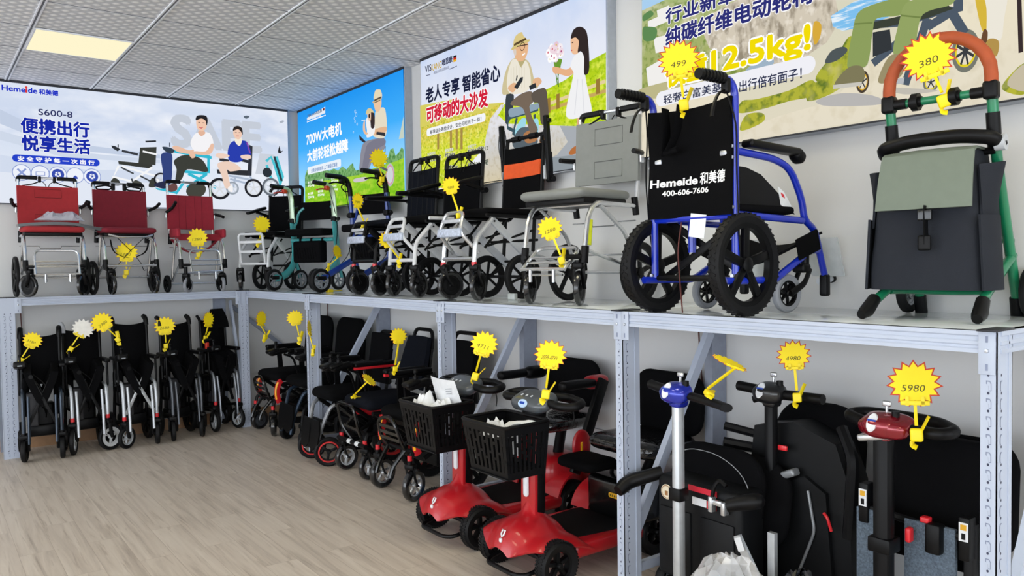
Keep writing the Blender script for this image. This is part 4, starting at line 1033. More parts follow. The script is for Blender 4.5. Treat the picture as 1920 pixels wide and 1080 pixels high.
# ---- cross-bar wheelchairs with a folded-up foot frame
def cross_chair(label, loc, yaw, legm, barm, loopm, wrap=True, BW=.43, W=.32, fab=fabk, arms='down', handle=True, band=None, barw=.045, sw=(.3, .3), cst='disc', collar=redtrim, ribs=False, group=None, rwr=.13, bh=.36, armtop=None, padm=None):
    t = thing('wheelchair', label, 'wheelchair', loc, yaw, group)
    hw = W / 2; hb = BW / 2
    f = MB()
    for s in (-1, 1):
        y = s * hw
        f.use(legm).tube([(.10, y, .465), (.215, y, .345), (.228, y, .195)], .0135, fil=.04)
    f.use(legm).tube([(.226, -hw, .238), (.226, hw, .238)], .012, fil=0)
    f.use(blackp)
    for s in (-1, 1):
        y = s * hw
        f.tube([(.14, y, .485), (-.27, y, .475), (-.30, y, .53)], .012, fil=.03); f.tube([(.05, y * .9, .33), (-.24, y * .9, .345)], .008, fil=0)
        f.tube([(-.22, y * .9, .47), (-.20, y * .9, .22), (-.10, y * .9, rwr)], .011, fil=.03); f.tube([(.13, y * .8, .30), (-.02, y * .8, .46)], .008, fil=0); f.tube([(.12, y * .9, .31), (-.2, y * .9, .40)], .007, fil=0)
    f.tube([(-.10, -hw, rwr), (-.10, hw, rwr)], .009, fil=0); f.tube([(-.2, -hw, .22), (-.2, hw, .22)], .008, fil=0)
    f.build('frame', None, t)
    for s in (-1, 1):
        y = s * (hw - .012)
        b = MB().use(barm).bar((.105, y, .468), (-.225, y * .9, .20), .018, barw, up=(.6, 0, .8), bev=.004)
        for q in (.93, .07): p = V((.105, y, .468)).lerp(V((-.225, y * .9, .20)), 1 - q); b.use(blackp).cyl(p + V((0, s * .008, 0)), p + V((0, s * .014, 0)), .006, n=8)
        b.build('cross_bar', None, t)
    # seat
    MB().use(fab).rb((-.06, 0, .507), (.43, BW - .02, .036), (.03, .03, .016)).build('seat', None, t)
    if padm: MB().use(padm).tube([(.16, hb + .012, .497), (-.2, hb + .012, .497)], .011, fil=0).build('seat_rail', None, t)
    # backrest
    p0, p1 = (-.235, 0, .545), (-.258, 0, .545 + bh)
    bk_ = panel(t, 'backrest', p0, p1, hb - .012, .02, fab, .015, bands=[(.50, .74, band)] if band else [], seams=[(.0, 1.0, .12 + .19 * i, .12 + .19 * i + .002) for i in range(5)] if ribs else (), seam_m=MATS['tyre_rubber'])
    for s in (-1, 1): MB().use(blackp).tube([(-.235, s * (hb - .004), .50), (-.264, s * (hb - .004), .56 + bh)], .0125, fil=0).build('back_post', None, t)
    if handle:
        h = MB().use(blackp); z = .56 + bh
        h.tube([(-.262, -hb + .004, z - .02), (-.272, -hb + .006, z + .065), (-.272, hb - .006, z + .065), (-.262, hb - .004, z - .02)], .0155, fil=.05)
        h.build('push_handle', None, t)
        for s in (-1, 1):
            l = MB().use(blackp).box((-.27, s * .045, z + .055), (.03, .03, .05), None, .006); l.tube([(-.255, s * .05, z + .04), (-.25, s * .10, z + .005), (-.252, s * .13, z - .01)], .005, n=6, fil=.03); l.tube([(-.268, s * .04, z + .03), (-.255, s * .02, z - .02), (-.245, s * .015, z - .05)], .003, n=5); l.build('brake_lever', None, t)
    else:
        h = MB().use(blackp).tube([(-.268, -hb + .01, .60 + bh), (-.268, hb - .01, .60 + bh)], .012, fil=0)
        for s in (-1, 1): h.cyl((-.268, s * .05, .60 + bh), (-.268, s * .12, .60 + bh), .018); h.tube([(-.262, s * (hb - .02), .55 + bh), (-.268, s * (hb - .02), .60 + bh)], .012, fil=0)
        h.cyl((-.268, hb - .01, .59 + bh), (-.268, hb + .03, .66 + bh), .012); h.cyl((-.268, hb + .03, .66 + bh), (-.268, hb + .03, .68 + bh), .022); h.build('push_handle', None, t)
    # armrests
    for s in (-1, 1):
        a = MB()
        if arms == 'down':
            a.use(blackp).rb((-.06, s * (hb + .03), .705), (.30, .042, .024), .011, RY(3)); a.use(legm if padm else blackp).bar((.09, s * (hb + .03), .690), (-.26, s * (hb + .02), .685), .03, .018)
            a.use(blackp).cyl((-.26, s * hb, .685), (-.26, s * (hb + .045), .685), .016)
        elif arms == 'half':
            a.use(blackp).rb((-.10, s * (hb + .03), .735), (.27, .042, .028), .012, RY(14)); a.cyl((-.25, s * hb, .685), (-.25, s * (hb + .05), .685), .018); a.bar((-.25, s * (hb + .02), .69), (-.1, s * (hb + .03), .72), .02, .02)
        else:
            a.use(blackp).bar((-.275, s * (hb + .03), .74), (-.255, s * (hb + .03), 1.07), .03, .03, up=(1, 0, 0), bev=.006); a.bar((-.285, s * (hb + .028), .69), (-.272, s * (hb + .028), .86), .02, .045, up=(1, 0, 0), bev=.005)
            a.cyl((-.29, s * hb, .70), (-.29, s * (hb + .055), .70), .017); a.use(silver).box((-.262, s * (hb + .012), .74), (.03, .012, .08), None, .003)
        a.build('armrest', None, t)
    # foot frame
    g = MB().use(loopm); w = .088
    
    if wrap: g.tube([(.175, -w * 1.5, .27), (.285, -w * 1.25, .385), (.245, -w, .50), (.245, w, .50), (.285, w * 1.25, .385), (.175, w * 1.5, .27)], .0115, fil=.035)
    else:
        g.tube([(.235, -w * 1.45, .25), (.265, -w * 1.45, .48), (.262, -w * 1.3, .50), (.262, w * 1.3, .50), (.265, w * 1.45, .48), (.235, w * 1.45, .25)], .0115, fil=.035)
        for q in (.43, .345): g.bar((.258, -w * 1.45, q), (.258, w * 1.45, q), .012, .022)
    fr = g.build('footrest', None, t)
    if wrap: MB().use(silver).rb((.268, 0, .452), (.014, w * 2 + .01, .022), .006).build('foot_slat', None, fr)
    if wrap: MB().use(mat('film_wrapped_plate', '#b9c3d6', .15, var=.25, scale=60, coat=.6, bump=.3, bscale=60)).rb((.285, 0, .385), (.022, w * 2.5 + .02, .05), .009, RY(-8)).build('wrapped_foot_plate', None, fr)
    for s, q in zip((-1, 1), sw):
        caster(t, .228, s * hw, .19, .084, q, blackp, tyreclr, blackp, cst, w=.03, trail=.045, collar=collar)
        wheel(t, 'rear_wheel', (-.10, s * (hw + .02), rwr), rwr, .032, rubber, blackp, 'six')
    return t
orange = mat('orange_fabric_band', '#e2561f', .8)
cc = cross_chair('black wheelchair with an orange band across its backrest and raised armrests', (-.30, -3.61, SH), PI, chrome, silver, chrome, arms='up', handle=False, band=orange, BW=.38, bh=.37, sw=(-.1, .45))
MB().use(orange).rb((-.13, .03, .526), (.07, .10, .004), .002, RZ(20)).build('orange_tab', None, cc)
cross_chair('black wheelchair with white front legs and white-edged seat, left of the orange-banded chair', (-.30, -2.95, SH), PI, whitep, whitep, whitep, arms='half', cst='five', sw=(.5, .4), collar=None, padm=whitep, fab=fabk, BW=.45, bh=.32)
cross_chair('black-framed folding wheelchair with ribbed backrest and red caster collars', (-.30, -2.42, SH), PI, blackp, blackp, blackp, arms='down', sw=(.2, .35), ribs=True, fab=fabnavy, BW=.40, bh=.35)
cross_chair('white-framed wheelchair with black quilted back standing in the rack corner', (-.42, -.31, SH), PI + .57, whitep, whitep, whitep, arms='half', wrap=False, W=.30, BW=.37, sw=(.6, .5), collar=None, cst='five', bh=.33)
# ---- rollators
def rollator(label, loc, yaw, tubem, curved, gripm, seatm, width=.50, pole=None, uptop=.80, levm=None):
    t = thing('rollator', label, 'rollator', loc, yaw)
    hw = width / 2; wx = -.19 if curved else -.27
    for s in (-1, 1):
        m = MB().use(tubem); y = s * hw
        if curved:
            m.tube([(-.19, y, .105), (-.06, y, .13), (.05, y, .22), (.065, y, .36), (.05, y, .52), (.045, y, .60)], .02, n=10, fil=.06, flat=(.016, .033))
        else:
            m.tube([(wx, y, .105), (.12, y, .29)], .02, n=10, fil=0, flat=(.016, .024)); m.tube([(.05, y, .22), (.05, y, .62)], .018, n=10, fil=0)
        m.use(tubem).tube([(.05, y, .34), (.12, y, .11)], .014, fil=0)
        fo = m.build('side_frame', None, t)
        b = MB().use(blackp).rb((.045, y, .615), (.055, .05, .045), .01); b.cyl((.045, y + s * .02, .615), (.045, y + s * .05, .615), .014); b.build('height_clamp', None, fo)
        h = MB().use(pole).tube([(.045, y, .60), (.03, y, uptop), (.0, y, uptop + .065), (-.07, y, uptop + .075)], .0165, fil=.05, n=10, flat=(.017, .028) if curved else None)
        if not curved: h.use(blackp).tube([(.036, y, uptop - .07), (.03, y, uptop), (.0, y, uptop + .065), (-.07, y, uptop + .075)], .0205, fil=.05, n=10)
        h.build('handle_post', None, t)
        g = MB().use(blackp).tube([(-.05, y, uptop + .077), (-.20, y, uptop + .082)], .019, fil=0, n=10); g.build('hand_grip', gripm, t)
        l = MB().use(levm or blackp).box((-.045, y, uptop + .055), (.045, .035, .06), None, .01); l.tube([(-.05, y, uptop + .03), (-.11, y, uptop + .035), (-.17, y, uptop + .02)], .007, n=6, fil=.03)
        if not levm: l.tube([(-.06, y, uptop + .0), (-.02, y, uptop - .04), (.03, y, uptop - .03), (-.02, y, uptop + .03)], .005, n=6, closed=True, fil=.02)
        l.build('brake_lever', None, t)
        MB().use(blackp).tube([(-.02, y, uptop + .04), (.02, y + s * .02, uptop - .12), (.06, y + s * .02, .55), (.03, y + s * .015, .3), (-.12, y + s * .02, .17)], .003, n=5, fil=.08).build('brake_cable', None, t)
        wheel(t, 'rear_wheel', (wx, y + s * .0, .095), .095, .034, rubber, greyrim, 'six')
        k = MB().use(blackp).box((wx - .01, y - .03, .115), (.08, .012, .03), None, .004); k.build('brake_shoe', None, t)
        wheel(t, 'front_wheel', (.10, y * .9, .09), .09, .03, rubber, greyrim, 'six')
    MB().use(seatm).rb((-.01, 0, .505), (.16, width - .05, .06), .02).build('seat', None, t)
    m = MB().use(tubem).tube([(.03, -hw, .44), (.03, hw, .44)], .017, fil=0, n=10)
    for q in (-.13, 0, .13): m.use(blackp).cyl((.03, q - .012, .44), (.03, q + .012, .44), .0195)
    m.build('seat_crossbar', None, t)
    b = MB().use(fabk).rb((-.005, 0, .335), (.09, width - .17, .19), .02)
    for q in range(9): b.tube([(-.052, -.12 + q * .03, .27), (-.052, -.10 + q * .03, .37)], .003, n=5, fil=0)
    b.build('storage_bag', None, t)
    m = MB().use(tubem).tube([(.05, -hw, .55), (.07, -hw + .02, .60), (.09, -hw + .03, .69), (.10, -hw + .09, .73)], .013, fil=.04); m.build('backrest_support', None, t)
    m = MB().use(tubem).tube([(.05, hw, .55), (.07, hw - .02, .60), (.09, hw - .03, .69), (.10, hw - .09, .73)], .013, fil=.04); m.build('backrest_support', None, t)
    MB().use(fabk).sheet(lambda u, v: (.09 + .03 * math.sin(PI * v), (2 * v - 1) * (hw - .03), .62 + .16 * u), 2, 10, .012).build('back_strap', None, t)
    return t
teal = mat('teal_paint', '#3f9a9c', .35, coat=.3); palegr = mat('pale_green_post', '#b9cdb4', .3, metal=.3); blue_p = mat('navy_blue_paint', '#1d3f96', .3, coat=.4); redlev = mat('red_lever', '#c8321f', .4)
rollator('teal rollator with curved tubes, red brake levers and a mesh bag in the corner', (-.241, -.81, SH), .40, teal, True, None, fabk, .50, palegr, .83, redlev)
rollator('navy blue rollator with tall black handles behind the black ribbed-back wheelchair', (-.17, -1.73, SH), .22, blue_p, False, None, fabk, .44, blue_p, .84)
# ---- blue transit wheelchair, back turned to the aisle
bluef = mat('royal_blue_paint', '#0f2db8', .28, coat=.5)
bt = thing('wheelchair', 'royal blue transit wheelchair with black back showing printed phone number, turned to the wall', 'wheelchair', (-.585, -5.40, SH), 0)
hw = .197
for s in (-1, 1):
    y = s * hw
    m = MB().use(bluef)
    m.tube([(-.035, y, .13), (-.035, y, .82), (-.06, y, .855), (-.13, y, .858)], .0145, fil=.05, n=10)
    m.tube([(-.035, y, .605), (.20, y, .592), (.31, y, .56), (.385, y, .44), (.40, y, .36), (.47, y, .33), (.545, y, .135)], .014, fil=.10, n=10)
    m.tube([(-.035, y, .375), (.385, y, .36)], .014, fil=0, n=10)
    m.tube([(-.10, y, .133), (.20, y, .13), (.40, y, .222), (.405, y, .27)], .0145, fil=.03, n=10)
    m.tube([(.39, y, .235), (.50, y, .245)], .013, fil=0)
    m.use(bolt)
    for z in (.58, .62, .40, .15): m.cyl((-.05, y - s * 0, z), (-.058, y, z), .008, n=8)
    m.box((-.04, y - s * .03, .60), (.03, .05, .02), None, .005)
    m.build('side_frame', None, bt)
    g = MB().use(blackp).tube([(-.10, y, .858), (-.235, y, .858)], [.021, .019], fil=0, n=12)
    for q in range(6): g.lathe([(.0215, -.004), (.0225, 0), (.0215, .004)], 12, axm((-.12 - q * .018, y, .858), (1, 0, 0)))
    g.build('hand_grip', None, bt)
    l = MB().use(blackp).rb((-.085, y, .835), (.03, .03, .06), .01); l.tube([(-.09, y, .82), (-.13, y, .80), (-.155, y, .755), (-.165, y, .715)], .008, n=6, fil=.04, flat=(.009, .004)); l.build('brake_lever', None, bt)
    MB().use(blackp).tube([(-.08, y, .81), (-.05, y + s * .02, .70), (-.06, y + s * .025, .55), (-.04, y + s * .02, .30), (-.02, y + s * .01, .2)], .0032, n=5, fil=.08).build('brake_cable', None, bt)
    a = MB().use(blackp).rb((.19, y, .632), (.32, .055, .03), .013, RY(2)); a.rb((.355, y, .612), (.06, .055, .05), .02, RY(35)); a.build('arm_pad', None, bt)
    sg = MB().use(blackp); sg.prism([(-.02, .555), (.05, .552), (.14, .53), (.24, .47), (.34, .40), (.36, .385), (.30, .398), (.16, .402), (-.02, .40)], .006, Matrix.Translation((0, y - s * .018 + .003, 0)) @ Matrix.Rotation(PI / 2, 4, 'X'))
    so = sg.build('side_guard', None, bt)
    if s < 0:
        st = MB().use(mat('label_white', '#e9ecef', .5)).prism([(.245, .49), (.285, .47), (.335, .415), (.30, .405), (.262, .42)], .001, Matrix.Translation((0, y - s * .018 - .004, 0)) @ Matrix.Rotation(PI / 2, 4, 'X'))
        st.use(redtrim).prism([(.262, .468), (.282, .46), (.29, .445), (.27, .452)], .0012, Matrix.Translation((0, y - s * .018 - .0045, 0)) @ Matrix.Rotation(PI / 2, 4, 'X')); st.build('warning_label', None, so)
    wheel(bt, 'rear_wheel', (0, s * .214 + .004, .19), .19, .045, rubber, blackp, 'five', tread=True, n=44)
    caster(bt, .405, y, .27, .075, -.1, blackp, MATS['grey_tyre'], blackp, 'six', w=.03, trail=.11)
    h = MB().use(blackp).rb((.545, y, .10), (.035, .035, .09), .01); h.use(silver).cyl((.55, y * .85, .115), (.65, y * .85, .125), .013); h.use(blackp).cyl((.64, y * .85, .123), (.665, y * .85, .126), .016)
    h.build('footrest_hanger', None, bt)
    MB().use(mat('clear_acrylic', '#dfe6ea', .05, alpha=.38, coat=.6)).box((.60, y * .82, .215), (.006, .15, .17), RY(-20)).build('foot_plate', None, bt)
def bfn(u, v):
    w = 2 * v - 1
    return (-.058 + .022 * (1 - w * w) - .004 * math.sin(u * 9), w * (hw + .004), .375 + .425 * u - .012 * (1 - w * w) * u)
bko = MB().use(fabk).sheet(bfn, 14, 12, .012)
bo = bko.build('backrest', None, bt)
wt = mat('white_print', '#f2f2f2', .6)
lm = MB().use(wt)
Mb = Matrix(((0, 0, -1, -.062), (-1, 0, 0, 0), (0, 1, 0, 0), (0, 0, 0, 1)))
def bent(m, body, rect, off):
    k = len(m.v); put_text(m, body, rect, Matrix(), off)
    for i in range(k, len(m.v)):
        p = m.v[i]; w = p.x / hw
        m.v[i] = V((-.067 + .022 * (1 - w * w) - .004 * math.sin((p.y - .375) / .425 * 9), -p.x, p.y))
bent(lm, 'Hemeide', (-.19, .498, .035, .53), .03); bent(lm, '和美德', (.045, .494, .172, .54), .008); bent(lm, '和美德', (.0465, .4955, .1735, .5415), .008); bent(lm, '400-606-7606', (-.135, .462, .09, .484), .02)
lm.build('printed_lettering', None, bo)
sb = MB().use(fabk).tube([(-.075, .10, .80), (-.082, .085, .70), (-.078, .10, .62)], .01, flat=(.022, .003), fil=.05); sb.tube([(-.078, .02, .80), (-.085, .03, .70), (-.084, .08, .63)], .01, flat=(.022, .003), fil=.05); sb.tube([(-.085, .11, .625), (-.085, .03, .635)], .012, flat=(.01, .012), fil=0)
sb.build('carry_strap', None, bo)
MB().use(fabk).rb((.165, 0, .40), (.38, .39, .035), (.03, .03, .015)).build('seat', None, bt)
MB().use(fabk).rb((.12, 0, .465), (.30, .33, .03), .012).build('folded_cushion', None, bt)
x = MB().use(blackp)
for s in (-1, 1): x.bar((.04, s * .19, .37), (.04 + .02 * s, -s * .19, .14), .012, .028, bev=.003)
x.tube([(-.03, -.2, .14), (-.03, .2, .14)], .012, fil=0)
x.use(bluef).tube([(-.035, -.205, .37), (-.035, .205, .37)], .012, fil=0); x.tube([(.02, .05, .37), (.02, .05, .24)], .016, fil=0)
x.build('folding_cross_brace', None, bt)
MB().use(fabk).sheet(lambda u, v: (.25 + .27 * u, (2 * v - 1) * .20, .235 + .08 * u - .05 * (1 - (2 * v - 1) ** 2)), 3, 8, .01).build('calf_strap', None, bt)
MB().use(fabk).rb((.40, -.214, .265), (.15, .012, .085), .005, RY(-17)).build('calf_strap_sleeve', None, bt)
MB().use(MATS['label_white']).box((-.045, -.03, .34), (.001, .075, .09), RX(8)).build('care_label', None, bt)
MB().use(cabm).tube([(-.03, .06, .36), (-.05, .065, .25), (-.04, .06, .1), (-.035, .055, .005)], .003, n=5, fil=.05).build('loose_cable', None, bt)
# ---- green shopping trolley with folding seat
green = mat('green_paint', '#157a52', .3, coat=.3); oran = mat('orange_foam_grip', '#a4481f', .65); navy = mat('charcoal_bag_fabric', '#25282f', .8, spec=.2, bump=.2, bscale=600, var=.04); sage = mat('sage_flap_fabric', '#6f796d', .75, var=.03)
ct = thing('shopping_trolley', 'green wheeled shopping trolley with charcoal bag, sage flap and orange hoop handle', 'shopping trolley', (-.22, -6.145, SH), PI + .10)
for s in (-1, 1):
    y = s * .158
    m = MB().use(green)
    m.tube([(-.24, y, .04), (.0, y, .54), (.05, y, .76)], .0165, fil=.1, n=10)
    m.use(green).tube([(-.18, y, .21), (.10, y, .085), (.19, y * 1.08, .045)], .016, fil=.03, n=10)
    m.build('side_rail', None, ct)
    MB().use(blackp).tube([(.15, y * 1.05, .07), (.20, y * 1.09, .03), (.235, y * 1.11, .017)], [.021, .024, .016], n=10, fil=.0).build('foot_cap', None, ct)
    MB().use(blackp).cyl((-.245, y, .0), (-.228, y, .065), .022).build('rail_end_cap', None, ct)
    MB().use(blackp).cyl((.012, y, .56), (.033, y, .67), .021).build('rail_sleeve', None, ct)
    MB().use(blackp).rb((.05, y, .738), (.045, .045, .06), .012).build('handle_joint', None, ct)
    wheel(ct, 'wheel', (-.23, s * .20, .085), .085, .035, rubber, chrome, 'disc')
m = MB().use(oran); pts = [(.05, -.158, .755), (.05, -.158, .785)] + [(.05, .158 * math.sin(a), .79 + .145 * math.cos(a)) for a in [math.radians(-78 + 15.6 * k) for k in range(11)]] + [(.05, .158, .785), (.05, .158, .755)]
m.tube(pts, .0205, n=12, fil=0); m.build('hoop_handle', None, ct)
m = MB().use(green).tube([(.05, -.15, .735), (.05, .15, .735)], .0135, fil=0, n=10); m.use(blackp)
for q in (-.07, .05): m.cyl((.05, q - .011, .735), (.05, q + .011, .735), .03, n=16); m.cyl((.05, q - .02, .735), (.05, q + .02, .735), .018)
for s in (-1, 1): m.cyl((.05, s * .10, .735), (.05, s * .15, .735), .018)
m.build('cross_handle', None, ct)
m = MB().use(blackp).tube([(.03, -.175, .565), (.07, -.168, .585), (.085, -.08, .60), (.085, .08, .60), (.07, .168, .585), (.03, .175, .565)], .02, fil=.06, n=12, flat=(.026, .022)); m.use(mat('grey_button', '#b9bdc2', .4)).cyl((.04, .168, .57), (.04, .198, .57), .026, n=18); m.use(blackp).tube([(.01, -.16, .55), (.01, .16, .55)], .012, fil=0)
m.build('pull_handle', None, ct)
def bagfn(z): pass
m = MB().use(navy)
prof = []
R0 = []
for k in range(9):
    u = k / 8; z = .10 + .45 * u
    hx = .105 - .025 * u; hy = .176 - .030 * u + .008 * math.sin(u * PI); cx = .045 - .02 * u
    ring = []
    for q in range(28):
        a = 2 * PI * q / 28
        c_, s_ = math.cos(a), math.sin(a); e = .32
        wob = 1 + .025 * math.sin(5 * a + 4 * u) * math.sin(u * 9)
        ring.append((cx + hx * abs(c_) ** e * (1 if c_ > 0 else -1) * wob, -.018 + hy * abs(s_) ** e * (1 if s_ > 0 else -1) * wob, z))
    R0.append(ring)
vs = [p for r_ in R0 for p in r_]; fs = [(k * 28 + q, k * 28 + (q + 1) % 28, (k + 1) * 28 + (q + 1) % 28, (k + 1) * 28 + q) for k in range(8) for q in range(28)] + [tuple(range(28))[::-1], tuple(8 * 28 + q for q in range(28))]
m.add(vs, fs); bgo = m.build('bag', None, ct, smooth=60)
def flapfn(u, v):
    y = -.012 + (2 * v - 1) * .143
    if u < .28: return (-.05 + .16 * u / .28, y, .558 + .004 * math.sin(PI * v))
    q = (u - .28) / .72
    return (.112 + .045 * q + .006 * math.sin(PI * q), y * (1 + .04 * q), .556 - .19 * q - .0)
MB().use(sage).sheet(flapfn, 16, 10, .008).build('flap', None, bgo)
for s in (-1, 1):
    MB().use(navy).sheet(lambda u, v: (-.05 + .16 * v, -.018 + s * (.158 + .05 * math.sin(PI * v) * u + .012 - .012 * u), .33 + .19 * u - .02 * v), 6, 8, .008).build('upper_side_pocket', None, bgo)
    MB().use(navy).sheet(lambda u, v: (-.05 + .19 * v, -.018 + s * (.182 - .012 * u + .022 * math.sin(PI * v)), .10 + .24 * u), 5, 8, .008).build('lower_side_pocket', None, bgo)
b = MB().use(blackp).tube([(.155, .0, .375), (.16, .0, .33), (.158, .002, .25)], .01, flat=(.02, .004), fil=.03); b.use(blackg).rb((.166, 0, .345), (.014, .045, .035), .005); b.use(blackp).rb((.168, 0, .255), (.016, .04, .05), .007); b.build('buckle_strap', None, bgo)
m = MB().use(green).tube([(-.16, -.158, .19), (-.16, .158, .19)], .009, fil=0); m.tube([(.06, -.15, .092), (-.05, -.13, .09), (-.10, .0, .085), (-.05, .13, .09), (.06, .15, .092)], .011, fil=.05)
m.tube([(-.20, .158, .26), (-.19, -.158, .26)], .008, fil=0); m.build('base_brace', None, ct)
# small things lying on the deck
tag(MB().use(mat('clear_block', '#dfe8ec', .1, alpha=.7, coat=.5)).rb(onz(961, 556, SH + .018), (.035, .05, .036), .006, RZ(20)).build('clear_cube', None), 'small clear plastic cube on the deck behind the orange-banded chair casters', 'plastic cube')
p = onz(618, 545.5, SH + .012)
ft = thing('price_sign_clip', 'yellow sign clip without card lying flat on the deck by blue rollator', 'sign clip', p, .25)
MB().use(yellow).rb((0, 0, 0), (.05, .04, .024), .006).build('spring_clip', None, ft); MB().use(yellow).bar((.02, 0, 0), (.13, .01, .0), .012, .008, bev=.002).build('stem', None, ft)
# ------------------------------------------------------------------ folded power wheelchairs under the back rack (facing the shop)
def folded_chair(label, loc, yaw, w=.27, legm=None, xm=None, cr=.085, sty=('disc', 'disc'), rims=None, sw=(.2, .2), bh=.97, collar=None, seat=True, ctrl=1, post_grip=True, fabm=None, xwide=1.0, bagz=None, rwm=None):
    t = thing('folded_wheelchair', label, 'folded wheelchair', loc, yaw)
    hw = w / 2; legm = legm or blackp; xm = xm or blackp
    f = MB()
    for s in (-1, 1):
        y = s * hw
        f.use(legm).tube([(.04, y, .53), (.16, y, .52), (.185, y, .36), (.19, y, cr * 2 + .04)], .013, fil=.05)
        f.use(legm).tube([(.17, y * .72, .49), (.205, y * .72, .33), (.225, y * .72, .14)], .010, fil=.04)
        f.use(blackp).tube([(.0, y, .70), (-.05, y, .45), (-.10, y, .16)], .013, fil=.04); f.tube([(.15, y, .22), (-.10, y, .18)], .012, fil=0)
        f.tube([(.03, y, .68), (.03, y, .40)], .011, fil=0); f.box((.05, y * .98, .40), (.08, .03, .10), None, .008)
    f.tube([(-.1, -hw, .16), (-.1, hw, .16)], .012, fil=0)
    f.box((-.05, 0, .20), (.14, w * .8, .09), None, .02)
    f.build('frame', None, t)
    for s in (-1, 1):
        m = MB().use(xm).bar((.165 + .012 * s, -s * hw * .55 * xwide, .64), (.185 + .012 * s, s * hw * .75 * xwide, .27), .012, .024, up=(0, 1, 0), bev=.003); m.use(blackp).cyl((.165 + .012 * s, -s * hw * .55 * xwide, .64), (.18 + .012 * s, -s * hw * .55 * xwide, .64), .016)
        m.build('folding_bar', None, t)
    fm = fabm or fabk
    b = MB().use(fm); 
    b.sheet(lambda u, v: (-.03 - .03 * u + .045 * math.cos((2 * v - 1) * PI / 2) * .8, (2 * v - 1) * (hw + .01), .56 + (bh - .58) * u - .02 * math.sin(PI * v) * u), 6, 10, .014)
    bo = b.build('backrest', None, t)
    for s in (-1, 1): MB().use(blackp).tube([(-.01, s * (hw + .005), .50), (-.05, s * (hw + .005), bh - .02), (-.10, s * (hw + .005), bh + .01)], .013, fil=.03).build('back_post', None, t)
    if post_grip:
        for s in (-1, 1): MB().use(mat('pale_grip', '#b9bcc4', .5) if post_grip == 'pale' else blackp).tube([(-.045, s * (hw + .005), bh - .05), (-.055, s * (hw + .005), bh + .005), (-.11, s * (hw + .005), bh + .02)], .020, fil=.03).build('hand_grip', None, t)
    if seat:
        MB().use(fm).sheet(lambda u, v: (.02 + .17 * u, (2 * v - 1) * hw * .72, .72 - .24 * (1 - abs(2 * v - 1)) ** .8 - .05 * u), 6, 14, .05).build('folded_seat', None, t)
    for s in (-1, 1):
        a = MB().use(blackp).rb((.06, s * (hw + .015), .715), (.24, .045, .03), .012); a.tube([(.12, s * (hw + .02), .70), (.13, s * (hw + .02), .50), (.02, s * (hw + .015), .49)], .009, fil=.04); a.build('armrest', None, t)
    if ctrl:
        c = MB().use(blackp).rb((.20, -ctrl * (hw + .01), .735), (.10, .085, .05), .015, RY(-12)); c.cyl((.20, -ctrl * (hw + .01), .75), (.195, -ctrl * (hw + .01), .80), .008); c.rb((.195, -ctrl * (hw + .01), .805), (.025, .025, .025), .012)
        c.use(mat('grey_print', '#9aa0a6', .5)).box((.252, -ctrl * (hw + .01), .735), (.001, .03, .008)); c.build('joystick_controller', None, t)
    for s in (-1, 1): MB().use(fm).rb((-.02, s * hw * .85, .47), (.17, .05, .30), (.03, .02, .05)).build('side_panel', None, t)
    MB().use(blackp).rb((-.07, 0, .30), (.12, w * .7, .22), .03).build('motor_housing', None, t)
    bt_ = MB().use(mat('battery_case', '#26262b', .5)).rb((.06, -hw * .5, .38), (.09, .08, .26), .012); bt_.build('battery_pack', None, t)
    for i, s in enumerate((-1, 1)):
        caster(t, .19, s * hw, cr * 2 + .05, cr, sw[i], blackp, rubber, (rims or (blackp, blackp))[i], sty[i], w=.034, trail=.02, collar=collar)
        wheel(t, 'rear_wheel', (-.12, s * (hw + .02), .13), .13, .04, rubber, rwm or blackp, 'five')
    cb = MB().use(blackp)
    for k in range(3): cb.tube([(.10, -hw + .02 * k, .68), (.16, -hw * .4 + .05 * k, .55), (.13, hw * .3 - .03 * k, .42), (.02, hw * .2, .30 + .03 * k)], .004, n=5, fil=.1)
    cb.build('wiring', None, t)
    return t
rk = mat('bare_steel', '#8c9098', .35, metal=.7)
folded_chair('all black folded power wheelchair standing against the left rack post', (-2.255, -.33, 0), FY - .1, w=.25, legm=mat('gunmetal', '#3b4450', .3, metal=.5), bh=.965, sw=(-.15, -.05), ctrl=1)
f2 = folded_chair('folded power wheelchair with silver front legs and a white split-window wheel', (-1.955, -.28, 0), FY + .05, w=.25, legm=silver, xm=blackp, bh=.985, cr=.105, sty=('six', 'window'), rims=(silver, whitep), sw=(-.35, -1.2), post_grip='pale', collar=redtrim, ctrl=1)
folded_chair('folded power wheelchair with crossed bright alloy bars in front', (-1.60, -.31, 0), FY + .08, w=.25, legm=silver, xm=alu, bh=1.02, cr=.088, sty=('six', 'disc'), rims=(silver, blackp), sw=(-1.0, -.25), collar=redtrim, xwide=1.15, ctrl=1)
folded_chair('black folded power wheelchair with slim backrest, second from the right under the back rack', (-1.235, -.27, 0), FY + .12, w=.24, legm=mat('dark_grey_tube', '#55585e', .35, metal=.5), bh=1.0, cr=.085, sw=(-.3, -.5), ctrl=1)
f5 = folded_chair('black folded wheelchair with net seat bag and tall hood back beside the corner post', (-.875, -.13, 0), FY + .20, w=.22, legm=rk, xm=blackp, bh=1.0, cr=.095, sty=('six', 'six'), rims=(silver, silver), sw=(-.1, .1), collar=redtrim, ctrl=1, post_grip=False, xwide=.6)
MB().use(fabk).sheet(lambda u, v: (.0 - .02 * u, (2 * v - 1) * (.10 - .05 * u * u) + .03, .90 + .17 * u), 5, 6, .03).build('hood', None, f5)
MB().use(fabk).rb((.06, .02, .58), (.16, .24, .24), (.06, .09, .09)).build('net_bag', None, f5)
